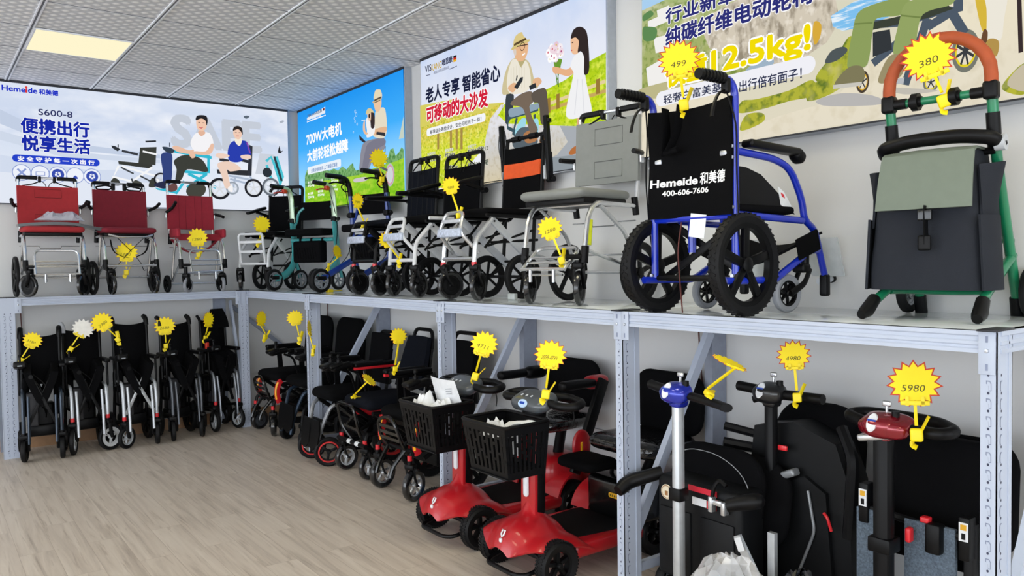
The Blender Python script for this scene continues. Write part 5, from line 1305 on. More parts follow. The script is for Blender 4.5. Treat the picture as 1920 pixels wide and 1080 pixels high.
tl = MB().use(redlev).rb((.12, -.14, .76), (.03, .03, .06), .008); tl.use(blackp).cyl((.12, -.16, .80), (.12, -.10, .81), .018); tl.build('brake_lever', None, f5)
# ------------------------------------------------------------------ power wheelchairs under the right rack
def power_chair(label, loc, yaw, w=.44, sz=.50, foot='loop', back=('round', .40), accent=None, arc=False, cr=.095, rimm=None, rear_rim=None, ctrl=-1, side_tube=None, sw=(.2, .2), yoke=None, mesh=False, armm=None, sl=.44, tyre=tyreclr, sty='five', bx=-.235, casters=True, arms=True, band=None):
    t = thing('power_wheelchair', label, 'power wheelchair', loc, yaw)
    hw = w / 2
    MB().use(fabnavy if mesh else fabk).rb((.05, 0, sz), (sl, w - .02, .085), (.06, .06, .04)).build('seat', None, t)
    f = MB().use(blackp)
    for s in (-1, 1):
        y = s * (hw - .04)
        f.tube([(.22, y, sz - .06), (-.22, y, sz - .07)], .016, fil=0); f.tube([(.20, y, sz - .06), (-.15, y, .17)], .016, fil=0); f.tube([(-.20, y, sz - .07), (.18, y, .25)], .014, fil=0)
        if casters: f.use(yoke or blackp).tube([(.16, y, .30), (.27, s * (hw - .03), .31), (.285, s * (hw - .03), cr * 2 + .05)], .014, fil=.03); f.use(blackp)
    f.tube([(.25, -hw + .03, .30), (.25, hw - .03, .30)], .013, fil=0)
    f.box((-.06, 0, .24), (.26, w - .14, .14), None, .02); f.box((-.14, 0, .17), (.12, w - .04, .10), None, .02)
    f.build('frame', None, t)
    if accent:
        for s in (-1, 1):
            m = MB().use(accent)
            if arc:
                pts = [(.20 + .05 * math.sin(a) , s * (hw - .02), sz - .13 + .105 * math.cos(a)) for a in [math.radians(10 + 22 * k) for k in range(7)]]
                m.tube(pts, .012, n=6, fil=0, flat=(.012, .026)); m.use(mat('amber_strip', '#ffb516', .4)).tube([(p[0] + .012, p[1], p[2]) for p in pts[1:6]], .006, n=6, fil=0, flat=(.013, .012))
            else:
                m.bar((.18, s * (hw - .03), sz - .09), (-.12, s * (hw - .03), sz - .15), .012, .05, bev=.004)
            m.build('accent_panel', None, t)
    st, bh = back
    if st == 'round':
        b = MB().use(fabk).rb((bx, 0, sz + .06 + bh / 2), (.075, w + .07, bh), (.035, .11, .11), RY(-6))
    elif st == 'square':
        b = MB().use(fabk).rb((bx, 0, sz + .04 + bh / 2), (.035, w - .06, bh), (.014, .014, .014), RY(-8))
    else:
        b = MB().use(fabnavy if mesh else fabk)
        b.sheet(lambda u, v: (bx + .05 - .10 * u + .03 * (2 * v - 1) ** 2, (2 * v - 1) * (hw - .03) * (1 - .22 * u * u), sz + .06 + (bh - .06) * u), 10, 10, .03)
        b.use(blackp).tube([(bx - .035, -(hw - .03) * .80, sz + .8 * bh), (bx - .06, -(hw - .03) * .66, sz + bh + .05), (bx - .06, (hw - .03) * .66, sz + bh + .05), (bx - .035, (hw - .03) * .80, sz + .8 * bh)], .014, fil=.05)
    b.build('backrest', None, t)
    for s in (-1, 1): MB().use(blackp).tube([(-.19, s * (hw - .05), sz - .08), (bx - .03, s * (hw - .06), sz + bh * .8)], .013, fil=0).build('back_post', None, t)
    if st == 'square': MB().use(blackp).tube([(bx - .05, -hw + .05, sz + bh - .04), (bx - .10, -hw + .04, sz + bh + .04), (bx - .10, hw - .04, sz + bh + .04), (bx - .05, hw - .05, sz + bh - .04)], .015, fil=.05).build('push_handle', None, t)
    if arms:
        for s in (-1, 1):
            a = MB().use(blackp).rb((.0, s * (hw + .02), sz + .225), (.32, .055, .032), .014)
            a.use(armm or blackp).bar((.16, s * (hw + .02), sz + .20), (-.17, s * (hw + .02), sz + .20), .028, .02, bev=.004); a.use(blackp).bar((.04, s * (hw + .02), sz + .19), (.03, s * (hw + .0), sz - .05), .022, .04, up=(1, 0, 0)); a.use(blackp).bar((-.17, s * (hw + .01), sz + .20), (-.22, s * (hw - .02), sz + .05), .02, .03)
            a.build('armrest', None, t)
    if ctrl:
        y = -ctrl * (hw + .03)
        c = MB().use(blackp).rb((.25, y, sz + .225), (.16, .07, .045), .02, RY(8)); c.rb((.30, y, sz + .235), (.10, .085, .03), .014, RY(14)); c.cyl((.27, y, sz + .24), (.27, y, sz + .275), .016); c.cyl((.27, y, sz + .27), (.27, y, sz + .30), .008); c.rb((.27, y, sz + .30), (.026, .026, .03), .012); c.tube([(.2, y, sz + .2), (.12, y * .98, sz + .17), (.06, y * .9, sz + .0)], .01, fil=.04)
        c.use(mat('green_display', '#7fe0a0', .4)).box((.335, y - .01, sz + .222), (.003, .024, .018), RY(14)); c.build('joystick_controller', None, t)
    if foot == 'loop':
        g = MB().use(blackg); wl = .105
        g.tube([(.24, -wl * .9, .27), (.30, -wl * 1.2, .36), (.33, -wl, .475), (.31, 0, .50), (.33, wl, .475), (.30, wl * 1.2, .36), (.24, wl * .9, .27)], .0125, fil=.04)
        for z, x in ((.44, .325), (.40, .315), (.36, .303)): g.bar((x, -wl * 1.05, z), (x, wl * 1.05, z), .006, .022, up=(.3, 0, 1))
        for s in (-1, 1): g.tube([(.26, s * wl, .30), (.34, s * wl * .8, .20), (.36, s * wl * .8, .14)], .014, fil=.03)
        g.build('footrest', None, t)
    elif foot == 'wire':
        g = MB().use(blackg); wl = .125
        g.tube([(.25, -wl * .6, .22), (.31, -wl * 1.1, .34), (.34, -wl, .50), (.34, wl, .50), (.31, wl * 1.1, .34), (.25, wl * .6, .22)], .011, fil=.05)
        for a, b in (((.33, -wl, .46), (.31, wl, .40)), ((.33, wl, .44), (.29, -wl, .32)), ((.30, -wl * .9, .34), (.30, wl * .9, .33))): g.bar(a, b, .007, .018)
        g.build('footrest', None, t)
    elif foot == 'plates':
        for s in (-1, 1):
            g = MB().use(side_tube or blackp); y = s * .10
            g.tube([(.16, s * .15, sz - .05), (.25, s * .15, sz - .07), (.315, y, .24), (.345, y, .10)], .0145, fil=.08)
            g.use(blackp); g.prism([(-.075, .0), (-.085, .10), (-.075, .20), (.06, .20), (.085, .12), (.075, .03), (.0, -.02)], .012, Matrix.Translation((.35, y - s * .03, .13)) @ Matrix(((0, 0, 1, 0), (1, 0, 0, 0), (0, 1, 0, 0), (0, 0, 0, 1))) @ Matrix.Rotation(-.15, 4, 'X'))
            g.build('leg_rest', None, t)
    for i, s in enumerate((-1, 1)):
        if casters: caster(t, .285, s * (hw - .03), cr * 2 + .06, cr, sw[i], blackp, tyre, rimm or chrome, sty, w=.04, trail=.035, collar=redtrim if accent else None)
        wheel(t, 'rear_wheel', (-.13, s * (hw + .0), .16), .16, .05, rubber, rear_rim or blackp, 'five')
    return t
power_chair('black power wheelchair with red arc accents in the far corner behind the rack post', (-.345, -.65, 0), PI + .03, w=.45, foot='loop', back=('round', .44), accent=redtrim, arc=True, sw=(.2, 1.1), cr=.085, sty='disc', rimm=mat('smoke_rim', '#33363c', .4), ctrl=-1)
power_chair('black power wheelchair with dark blue leg tubes and two flat black foot plates', (-.31, -1.22, 0), PI, w=.46, foot='plates', back=('round', .44), side_tube=mat('dark_blue_tube', '#263648', .35, metal=.4), sw=(.3, .3), cr=.075, sty='disc', rimm=blackp, tyre=rubber, ctrl=-1)
p3 = power_chair('power wheelchair with bent silver leg tubes and red-ringed front wheels', (-.40, -1.935, 0), PI, w=.38, foot='plates', back=('square', .38), side_tube=mat('dull_silver_tube', '#8e9197', .35, metal=.5), casters=False, sz=.50, ctrl=-1)
redrim = mat('red_ring', '#c62a2a', .4)
def ring_wheel(par, c, r, yaw=0):
    o = wheel(par, 'front_wheel', c, r, .05, rubber, blackp, 'three', yaw)
    M = axm(c, (-math.sin(yaw), math.cos(yaw), 0)); m = MB().use(redrim)
    for e in (-1, 1): m.lathe([(r * .74, e * .019), (r * .70, e * .024), (r * .64, e * .024), (r * .62, e * .019)], 28, M)
    m.build('red_ring', None, o)
for s in (-1, 1): ring_wheel(p3, (.27, s * .15, .105), .105, -.35)
p4 = power_chair('power wheelchair with mesh seat, wire foot frame and silver caster, right of the red-ringed chair', (-.36, -2.435, 0), PI, w=.42, foot='wire', back=('tall', .42), accent=redtrim, mesh=True, armm=redtrim, sw=(.1, .35), cr=.09, sty='three', rimm=silver, ctrl=1, rear_rim=redrim)
m = MB().use(blackp).tube([(.30, -.20, .235), (.30, .22, .235)], .016, fil=0); m.use(MATS['label_white']); 
for y in (-.04, .08): m.tube([(.30, y, .235), (.30, y + .05, .235)], .0168, fil=0)
m.build('front_axle_bar', None, p4)
p5 = power_chair('power wheelchair with slatted foot loop and red and amber arcs beside the baskets', (-.375, -3.03, 0), PI + .02, w=.46, foot='loop', back=('tall', .43), accent=redtrim, arc=True, sw=(.15, .35), cr=.098, sty='five', rimm=chrome, ctrl=-1)
b = MB().use(blackp).rb((.17, .0, .475), (.16, .40, .10), (.05, .05, .04)).build('front_cushion', None, p5)
tag(MB().use(mat('blue_plastic', '#2f7fc0', .3)).rb((-.25, -3.45, .025), (.10, .14, .05), (.04, .05, .02)).build('floor_bundle', None), 'small blue plastic bundle on the floor behind the far red scooter', 'bundle')
# ------------------------------------------------------------------ red mobility scooters
matk = mat('black_floor_mat', '#191819', .9, spec=.1, bump=.3, bscale=500)
greycon = mat('grey_console', '#4a4f54', .3, coat=.5)
lightw = mat('headlight_white', '#e6e8ec', .25, coat=.5)
seatfilm = mat('film_wrapped_black', '#101114', .08, coat=1.0, bump=.8, bscale=40)
lcd = mat('oval_badge', '#b9d3f2', .25)
bluebadge = mat('badge_blue', '#2b50b8', .4)
def scooter(label, loc, yaw, seat_dy=0., battery=True):
    t = thing('mobility_scooter', label, 'mobility scooter', loc, yaw)
    b = MB().use(redm)
    def shell(u, v):
        q = 2 * v - 1; y = .232 * q
        x = .17 + (.385 + .165 * math.sqrt(max(0, 1 - (q * .92) ** 2)) - .17) * u
        nz = .09 + .20 * max(0, 1 - ((x - .375) / .185) ** 2 - (y / .165) ** 2) ** .40 if ((x - .375) / .185) ** 2 + (y / .165) ** 2 < 1 else .10
        d = (x - .385) / (.225 if x < .385 else .165)
        fz = .10 + .135 * math.sqrt(max(0, 1 - d * d)) * (1 - abs(q) ** 6 * .35)
        cz = .10 + .27 * math.exp(-((x - .35) / .075) ** 2 - (y / .075) ** 2)
        k = 45.
        return (x, y, math.log((math.exp(k * nz) + math.exp(k * fz) + math.exp(k * cz)) / 1.6) / k)
    b.sheet(shell, 26, 36, .010)
    b.rb((.05, 0, .135), (.46, .44, .075), .03)
    b.build('front_body', None, t, smooth=60)
    mt = MB().use(matk); mt.prism(smoothpoly([(.24, -.10), (.24, .10), (.15, .155), (-.16, .155), (-.16, -.155), (.15, -.155)], 3), .01, Matrix.Translation((0, 0, .166))); mt.build('floor_mat', None, t)
    r = MB().use(redm); r.rb((-.27, 0, .255), (.30, .34, .22), (.10, .07, .09))
    for s in (-1, 1): r.sheet(lambda u, v: (-.26 - .155 * math.cos(PI * (.08 + .84 * u)), s * (.12 + .13 * v), .13 + .16 * math.sin(PI * (.08 + .84 * u))), 12, 6, .012)
    r.build('rear_body', None, t)
    # bumper
    m = MB().use(blackp).tube([(.36, -.15, .09), (.50, -.14, .065), (.535, -.10, .065), (.535, .10, .065), (.50, .14, .065), (.36, .15, .09)], .0105, fil=.04)
    m.tube([(.36, -.14, .09), (.36, .14, .09)], .012, fil=0); m.build('bumper', None, t)
    for s in (-1, 1):
        wheel(t, 'front_wheel', (.385, s * .215, .108), .108, .062, rubber, blackp, 'five', tread=True)
        wheel(t, 'rear_wheel', (-.26, s * .19, .115), .115, .07, rubber, blackp, 'five', tread=True)
    # tiller
    c = MB().use(blackp).bar((.335, 0, .28), (.325, 0, .72), .10, .055, up=(1, 0, 0), bev=.012); c.use(redm).bar((.368, 0, .27), (.358, 0, .70), .105, .022, up=(1, 0, 0), bev=.008)
    c.build('tiller_column', None, t)
    l = MB().use(lightw).rb((.385, 0, .42), (.022, .032, .115), (.01, .015, .015)); l.build('headlight', None, t)
    e = MB().use(blackp); e.box((.381, -.008, .205 + .12), (.001, .001, .001))
    mk = MB().use(lightw); mk.tube([(.523, .022, .240), (.533, .022, .222), (.537, .013, .214), (.533, .004, .222), (.523, .004, .240)], .0042, n=5, fil=0, closed=True); mk.rb((.543, .013, .199), (.014, .016, .02), .006); mk.build('nose_emblem', None, t)
    h = MB().use(blackp).rb((.33, 0, .75), (.10, .11, .10), (.04, .045, .04)); h.use(greycon).rb((.33, 0, .80), (.14, .25, .07), (.05, .06, .03), RY(22))
    ho = h.build('console', None, t)
    o = MB().use(lcd).lathe([(0, .004), (.030, .004), (.033, 0)], 20, axm((.397, 0, .797), (.93, 0, .37)) @ Matrix.Diagonal((1, .62, 1, 1))); o.use(bluebadge).box((.3975, 0, .8), (.012, .03, .012), RY(22)); o.use(lightw)
    for k in (-1, 0, 1): o.box((.372, .035 * k + .0, .832), (.012, .006, .004), RY(22))
    o.build('badge', None, ho)
    g = MB().use(blackp)
    for s in (-1, 1): g.tube([(.33, s * .10, .805), (.345, s * .20, .80), (.30, s * .255, .80), (.24, s * .24, .81), (.22, s * .12, .82), (.27, s * .06, .82)], .019, n=10, fil=.05)
    g.build('handlebar', None, t)
    cb = MB().use(blackp)
    for s in (-1, 1): cb.tube([(.25, s * .17, .80), (.24, s * .18, .74), (.24, s * .17, .70)], .003, n=5, fil=.02)
    cb.build('brake_cable', None, t)
    # basket: slotted plastic tub
    k = MB().use(blackp)
    x0, x1, z0, z1 = .375, .625, .50, .735
    def P(a, u):  # a around the rim 0..4 by side, u height
        side = int(a) % 4; f = a - int(a); sh = .035 * (1 - u)
        X0, X1, Y = x0 + sh * .2, x1 - sh, .165 - sh * .7
        return [(X1, -Y + 2 * Y * f), (X1 - (X1 - X0) * f, Y), (X0, Y - 2 * Y * f), (X0 + (X1 - X0) * f, -Y)][side]
    def wallstrip(a0, a1, u0, u1):
        q = [V((*P(a, u), z0 + (z1 - z0) * u)) for a, u in ((a0, u0), (a1, u0), (a1, u1), (a0, u1))]
        n = (q[1] - q[0]).cross(q[3] - q[0]).normalized() * .003
        k.add([p for p in q] + [p - n for p in q], [(0, 1, 2, 3), (7, 6, 5, 4), (0, 4, 5, 1), (1, 5, 6, 2), (2, 6, 7, 3), (3, 7, 4, 0)])
    for sd in range(4):
        wallstrip(sd, sd + .999, 0, .13); wallstrip(sd, sd + .999, .84, 1)
        n = 9
        for i in range(n + 1):
            wd = .030 if 0 < i < n else .07
            c0 = (i + .0) / n; a0 = max(0, c0 - wd); a1 = min(.999, c0 + wd)
            wallstrip(sd + a0, sd + a1, .12, .86)
        for i in range(n):
            for j in range(2):
                u = .30 + .30 * j + (.12 if i % 2 else 0) + .02 * i * (1 if sd == 1 else .3)
                if u < .82: wallstrip(sd + i / n, sd + (i + 1) / n - .001, u, u + .05)
    k.box(((x0 + x1) / 2 - .01, 0, z0 + .004), (x1 - x0 - .03, .275, .008), None, .002)
    k.tube([(x1 + .002, -.167, z1), (x1 + .002, .167, z1), (x0, .167, z1 + .006), (x0, -.167, z1 + .006)], .008, n=6, closed=True, fil=.03, flat=(.010, .008))
    k.build('basket', None, t)
    # seat, back and armrests
    y = seat_dy
    MB().use(blackp).cyl((-.27, y * .5, .33), (-.27, y, .535), .03).build('seat_post', None, t)
    MB().use(seatfilm).rb((-.16, y, .575), (.38, .43, .085), (.08, .08, .04)).build('seat', None, t)
    return t, y
def seat_back(t, y, z0, z1, w, x=-.33):
    m = MB().use(fabk).rb((x, y, (z0 + z1) / 2), (.06, w, z1 - z0), (.028, .09, .09), RY(-5)); m.build('backrest', None, t)
    MB().use(blackp).bar((x - .01, y, .56), (x - .03, y, z0 + .06), .05, .015, up=(1, 0, 0)).build('back_bracket', None, t)
s2, y2 = scooter('red mobility scooter with papers heaped in its basket, farther of the two', (-.385, -3.925, 0), PI, .10)
seat_back(s2, .12, .64, .90, .44, -.335)
for s, mm in ((-1, blackp), (1, redm)):
    a = MB().use(blackp).rb((-.13, .12 + s * .27, .80), (.24, .06, .05), (.02, .025, .022)).build('armrest', None, s2); MB().use(mm).rb((-.27, .12 + s * .26, .80), (.16, .07, .075), (.05, .03, .03)).build('arm_joint', None, a)
hg = MB().use(blackp).bar((-.27, .44, .82), (-.04, .46, .36), .03, .06, up=(1, 0, .5), bev=.006); hg.use(redm).rb((-.075, .475, .50), (.12, .035, .17), (.06, .015, .08)); hg.use(MATS['amber_strip']).rb((-.06, .495, .50), (.014, .004, .05), .002)
hg.build('folding_arm', None, s2)
MB().use(fabk).rb((-.0, .60, .455), (.22, .26, .06), (.06, .05, .025)).build('side_cushion', None, s2)
s1, y1 = scooter('red mobility scooter with black battery case, nearer the viewer behind the rack post', (-.405, -4.55, 0), PI, .21)
seat_back(s1, .23, .60, .90, .44, -.33)
bb = MB().use(blackg).rb((-.20, .10, .29), (.30, .34, .20), (.03, .03, .03)); bb.use(blackp).tube([(-.14, .02, .385), (-.14, .03, .42), (-.14, .16, .42), (-.14, .17, .385)], .011, fil=.02)
bo_ = bb.build('battery_case', None, s1)
lb = MB().use(mat('amber_label', '#e2a81a', .5)).rb((-.046, .14, .315), (.006, .085, .024), (.002, .01, .01)); lb.use(inkm)
for k in range(5): lb.box((-.0425, .113 + k * .0135, .315), (.001, .006, .010))
lb.build('battery_label', None, bo_)
paper = mat('white_paper', '#e9eaec', .7); 
def sheet_paper(name, label, fn, nu=6, nv=6):
    return tag(MB().use(paper).sheet(fn, nu, nv, .0012).build(name, None), label, 'paper')
def w2(x, y, z, o=(-.385, -3.925)): return V((o[0] - x, o[1] - y, z))
mp_ = sheet_paper('manual_sheet', 'printed white instruction sheet standing up in the far scooter basket', lambda u, v: w2(.43 + .05 * u + .02 * math.sin(v * 3), -.08 + .23 * v, .69 + .165 * u + .045 * (v - .3) * (1 - u)))
pr = MB().use(mat('pale_grey_print', '#9a9da3', .6))
for k in range(4): pr.bar(w2(.478 + .002, .06 + .004 * k, .815 - .012 * k) + V((-.0012, 0, 0)), w2(.478, .115, .822 - .012 * k) + V((-.0012, 0, 0)), .002, .004)
pr.build('print_lines', None, mp_)
crumple(tuple(w2(.52, -.07, .69)), .12, .13, .09, 11, paper, 'crumpled_paper', 'crumpled white paper bag in the far scooter basket', 'paper', 8, 8)
crumple(tuple(w2(.50, .06, .70)), .13, .14, .055, 12, paper, 'crumpled_paper', 'creased white wrapping under the instruction sheet', 'paper', 8, 8)
O1 = (-.405, -4.55)
sheet_paper('folded_paper', 'folded white paper lying in the nearer scooter basket', lambda u, v: w2(.42 + .12 * u, -.02 + .18 * v, .70 + .028 * v + .02 * math.sin(u * 5 + v * 3), O1))
crumple(tuple(w2(.53, -.02, .665, O1)), .10, .16, .07, 13, paper, 'crumpled_paper', 'small white paper bundle in the nearer scooter basket', 'paper', 8, 8)
# ------------------------------------------------------------------ folded travel scooters at the right end
def tiller(t, x, y, z, pm, hm, grip, lz=0.0, wpost=.03, style='bar', badge_w=.05):
    """steering post and head; faces the aisle (-x)"""
    p = MB().use(pm).bar((x, y, lz), (x, y, z - .03), wpost, wpost, up=(1, 0, 0), bev=wpost * .35)
    p.use(blackp).box((x, y, z - .40), (wpost + .014, wpost + .016, .05), None, .005); p.build('steering_post', None, t)
    h = MB().use(hm).rb((x - .01, y, z), (.10, .13, .075), (.035, .055, .03), RY(-18)); h.rb((x + .005, y, z - .035), (.07, .06, .05), .02)
    ho = h.build('steering_head', None, t)
    o = MB().use(lightw).lathe([(0, .004), (badge_w * .62, .004), (badge_w * .68, 0)], 20, axm((x - .052, y + .012, z + .012), (-.85, 0, .5)) @ Matrix.Diagonal((.55, 1, 1, 1)))
    o.use(bluebadge).box((x - .0555, y + .012, z + .019), (.002, .028, .009), RY(-30)); o.box((x - .0525, y + .012, z + .006), (.002, .02, .004), RY(-30)); o.build('badge', None, ho)
    k = MB().use(chrome).cyl((x + .01, y - .005, z + .03), (x + .01, y - .005, z + .075), .005); k.rb((x + .01, y - .005, z + .07), (.012, .03, .02), .006); k.use(blackp).cyl((x, y - .04, z + .025), (x, y - .04, z + .05), .013); k.build('key', None, ho)
    return ho
f1 = thing('folded_scooter', 'folded travel scooter with blue head on a silver post, nearest the middle rack post', 'folded scooter', (-.58, -5.35, 0))
bluehead = mat('blue_metallic', '#1c2fae', .2, coat=.8, metal=.3)
def rel(o, x, y, z): return (x - o[0], y - o[1], z)
O = (-.58, -5.35)
tiller(f1, -.06, .015, .925, alu, bluehead, blackp, wpost=.042)
g = MB().use(blackp).tube([(-.06, .05, .925), (-.05, .17, .94)], .019, fil=0, n=10); g.tube([(-.06, -.05, .918), (-.06, -.17, .905), (-.10, -.25, .905)], .02, fil=.05, n=10, flat=(.024, .016)); g.build('handlebar', None, f1)
b = MB().use(mat('scooter_case', '#101113', .5, spec=.2)).rb((.10, -.005, .345), (.16, .42, .42), .025); b.box((.018, -.11, .30), (.012, .16, .26), None, .004); b.box((.018, .10, .30), (.012, .16, .26), None, .004); b.rb((.08, 0, .055), (.16, .44, .11), .03); b.rb((.02, .16, .04), (.14, .06, .05), .02); b.build('body', None, f1)
for k, (x, hh) in enumerate(((.17, .0), (.24, -.03))):
    c = MB().use(fabk).rb((x, .02 - .07 * k, .50 + hh), (.07, .47, .36), (.03, .15, .12), RY(10)); c.build('seat_cushion' if k == 0 else 'back_cushion', None, f1)
se = MB().use(mat('white_stitch', '#9fa2a6', .6)).tube([(.125, -.205, .45), (.115, -.17, .60), (.105, -.05, .668), (.105, .10, .668), (.115, .19, .62)], .0015, n=5, fil=.08).build('stitching', None, f1)
for s, a, bb_ in ((1, (.05, .20, .555), (-.06, .29, .515)), (-1, (.04, -.24, .53), (-.03, -.34, .575))):
    MB().use(blackp).tube([a, bb_, (bb_[0] - .06, bb_[1] + (.0 if s > 0 else .10), bb_[2] - .03)], [.026, .03, .024], fil=.05, n=10).build('armrest', None, f1)
l = MB().use(mat('red_label', '#d3273b', .5)).box((.016, -.04, .535), (.003, .14, .022), RX(0)); l.use(lightw).box((.016, -.025, .487), (.003, .07, .03)); l.use(redtrim).box((.0155, -.085, .485), (.003, .045, .03)); l.use(lightw)
for k in range(3): l.box((.0135, -.072 - k * .013, .485), (.001, .006, .008))
l.build('warning_labels', None, f1)
l = MB().use(mat('cream_sticker', '#e6dcc4', .5)).lathe([(0, .002), (.03, .002), (.031, 0)], 20, axm((.0165, .145, .49), (-1, 0, 0))); l.use(mat('brown_print', '#9a6a3a', .5)).lathe([(.024, .003), (.027, .003)], 20, axm((.0165, .145, .49), (-1, 0, 0))); l.box((.013, .145, .485), (.002, .014, .018)); l.build('round_sticker', None, f1)
l = MB().use(chrome)
l.box((.0, -.10, .50), (.03, .02, .06), None, .004); l.box((.0, -.13, .51), (.02, .06, .02), None, .004); l.box((.0, -.16, .495), (.03, .02, .05), None, .004); l.use(blackp).tube([(.0, -.10, .52), (.0, -.11, .57), (.01, -.13, .60), (.01, -.16, .58)], .008, fil=.02); l.build('latch', None, f1)
m = MB().use(alu).bar((.02, -.20, .40), (.06, -.30, .18), .035, .012, up=(1, 0, 0)); m.use(lightw).box((.015, -.215, .37), (.002, .03, .05), RX(-24)); m.use(alu).bar((.10, -.30, .42), (.10, -.30, .05), .03, .02, up=(1, 0, 0)); m.build('side_strut', None, f1)
for s in (-1, 1): wheel(f1, 'wheel', (.12, s * .23, .075), .075, .045, rubber, greyrim, 'five')
f2_ = thing('folded_scooter', 'black folded travel scooter with straight handlebar, between blue-headed and red-headed ones', 'folded scooter', (-.25, -5.58, 0))
tiller(f2_, -.07, .045, .915, blackp, mat('black_head', '#1a1b1e', .3, coat=.5), blackp, wpost=.045)
g = MB().use(blackp).tube([(-.07, .20, .925), (-.07, .09, .918)], .02, fil=0, n=10); g.tube([(-.07, .0, .912), (-.07, -.18, .915)], .02, fil=0, n=10); g.tube([(-.05, .09, .89), (-.07, .13, .875)], .014, fil=0); g.build('handlebar', None, f2_)
b = MB().use(MATS['scooter_case']).prism([(-.27, .16), (-.25, .60), (-.20, .74), (-.02, .80), (.16, .76), (.18, .60), (.14, .14)], .14, Matrix.Translation((-.02, 0, 0)) @ Matrix(((0, 0, 1, 0), (1, 0, 0, 0), (0, 1, 0, 0), (0, 0, 0, 1)))); b.prism([(-.20, .18), (-.17, .55), (-.08, .60), (.02, .55), (.08, .18)], .02, Matrix.Translation((-.04, 0, 0)) @ Matrix(((0, 0, 1, 0), (1, 0, 0, 0), (0, 1, 0, 0), (0, 0, 0, 1)))); b.build('body', None, f2_)
c = MB().use(fabk).rb((.14, -.03, .66), (.09, .40, .40), (.04, .14, .14), RY(6)); c.build('seat_cushion', None, f2_)
for pts, r in (([(.0, .17, .72), (-.06, .28, .745)], .018), ([(.0, .18, .66), (-.08, .27, .68)], .022), ([(.02, -.20, .80), (-.02, -.27, .70), (-.02, -.25, .40)], .022)): MB().use(blackp).tube(pts, r, fil=.04).build('armrest', None, f2_)
m = MB().use(mat('grey_strip', '#8a8d91', .35, metal=.4)).tube([(-.045, -.10, .55), (-.048, -.13, .40), (-.05, -.03, .14)], .006, fil=.03); m.rb((-.06, -.02, .60), (.05, .09, .03), .01, RX(-25)); m.build('trim_strip', None, f2_)
MB().use(redtrim).box((-.06, .0, .70), (.01, .04, .02), None, .003).build('release_lever', None, f2_); MB().use(redtrim).tube([(-.05, -.20, .42), (-.06, -.19, .47), (-.05, -.17, .48)], .006, fil=.02).build('release_lever', None, f2_)
for s in (-1, 1): 
    wheel(f2_, 'wheel', (-.02, s * .20 - .03, .12), .12, .06, rubber, blackp, 'disc')
f3 = thing('folded_scooter', 'folded travel scooter with dark red head, loop handle and grey carpeted deck', 'folded scooter', (-.40, -6.08, 0))
redhead = mat('dark_red_metallic', '#8c0f22', .18, coat=.9, metal=.4)
h3 = tiller(f3, -.05, .02, .885, blackp, redhead, blackp, wpost=.06, lz=.05)
MB().use(redhead).rb((-.05, .01, .885), (.11, .17, .065), (.03, .06, .025), RY(-18)).build('head_cover', None, h3)
MB().use(chrome).rb((-.06, .035, .845), (.05, .13, .025), .01, RX(-12)).build('chrome_trim', None, h3)
g = MB().use(blackp).tube([(-.05, .09, .885), (-.02, .17, .895), (.04, .14, .90), (.06, .02, .90), (.06, -.12, .895), (.0, -.19, .885), (-.05, -.16, .88), (-.05, -.07, .88)], .02, fil=.06, n=10); g.build('loop_handle', None, f3)
c = MB().use(fabk).rb((.20, -.03, .60), (.10, .42, .44), (.03, .06, .06), RY(4)); c.build('seat_cushion', None, f3)
c = MB().use(fabk).rb((.28, -.05, .62), (.06, .43, .40), (.03, .09, .09), RY(4)); c.build('back_cushion', None, f3)
m = MB().use(blackp)
for y_ in (.135, -.20): m.box((.05, y_, .58 if y_ > 0 else .54), (.05, .035, .14), None, .006); m.box((.08, y_, .30), (.05, .03, .56), None, .005)
m.tube([(.05, .12, .56), (.05, -.18, .54)], .014, fil=0); m.box((.03, -.11, .52), (.05, .05, .10), None, .01); m.box((.12, -.0, .12), (.24, .34, .10), None, .02); m.build('deck_frame', None, f3)
carpet = mat('grey_blue_carpet', '#5f6c7a', .95, var=.35, scale=160, bump=.5, bscale=300)
for y0, y1 in ((.165, .06), (-.005, -.17)): MB().use(carpet).box((.045, (y0 + y1) / 2, .33), (.02, abs(y1 - y0), .46), None, .003).build('carpet_panel', None, f3)
m = MB().use(redtrim).rb((.0, -.04, .52), (.03, .02, .05), .008); m.rb((.03, -.08, .575), (.03, .03, .02), .006); m.build('release_button', None, f3)
for y_, z_ in ((.135, .60), (-.20, .565)):
    l = MB().use(lightw).box((.024, y_, z_), (.002, .028, .06)); l.use(MATS['amber_label']).box((.0225, y_, z_ + .015), (.001, .018, .018)); l.use(blackp).box((.0225, y_, z_ - .014), (.001, .012, .020)); l.build('warning_label', None, f3)
m = MB().use(chrome)
for k in range(7): m.cyl((.15, -.235, .62 - k * .05), (.145, -.238, .62 - k * .05), .004)
m.build('bolts', None, f3)
for s in (-1, 1): wheel(f3, 'wheel', (.22, s * .20 - .03, .07), .07, .05, rubber, blackp, 'disc')
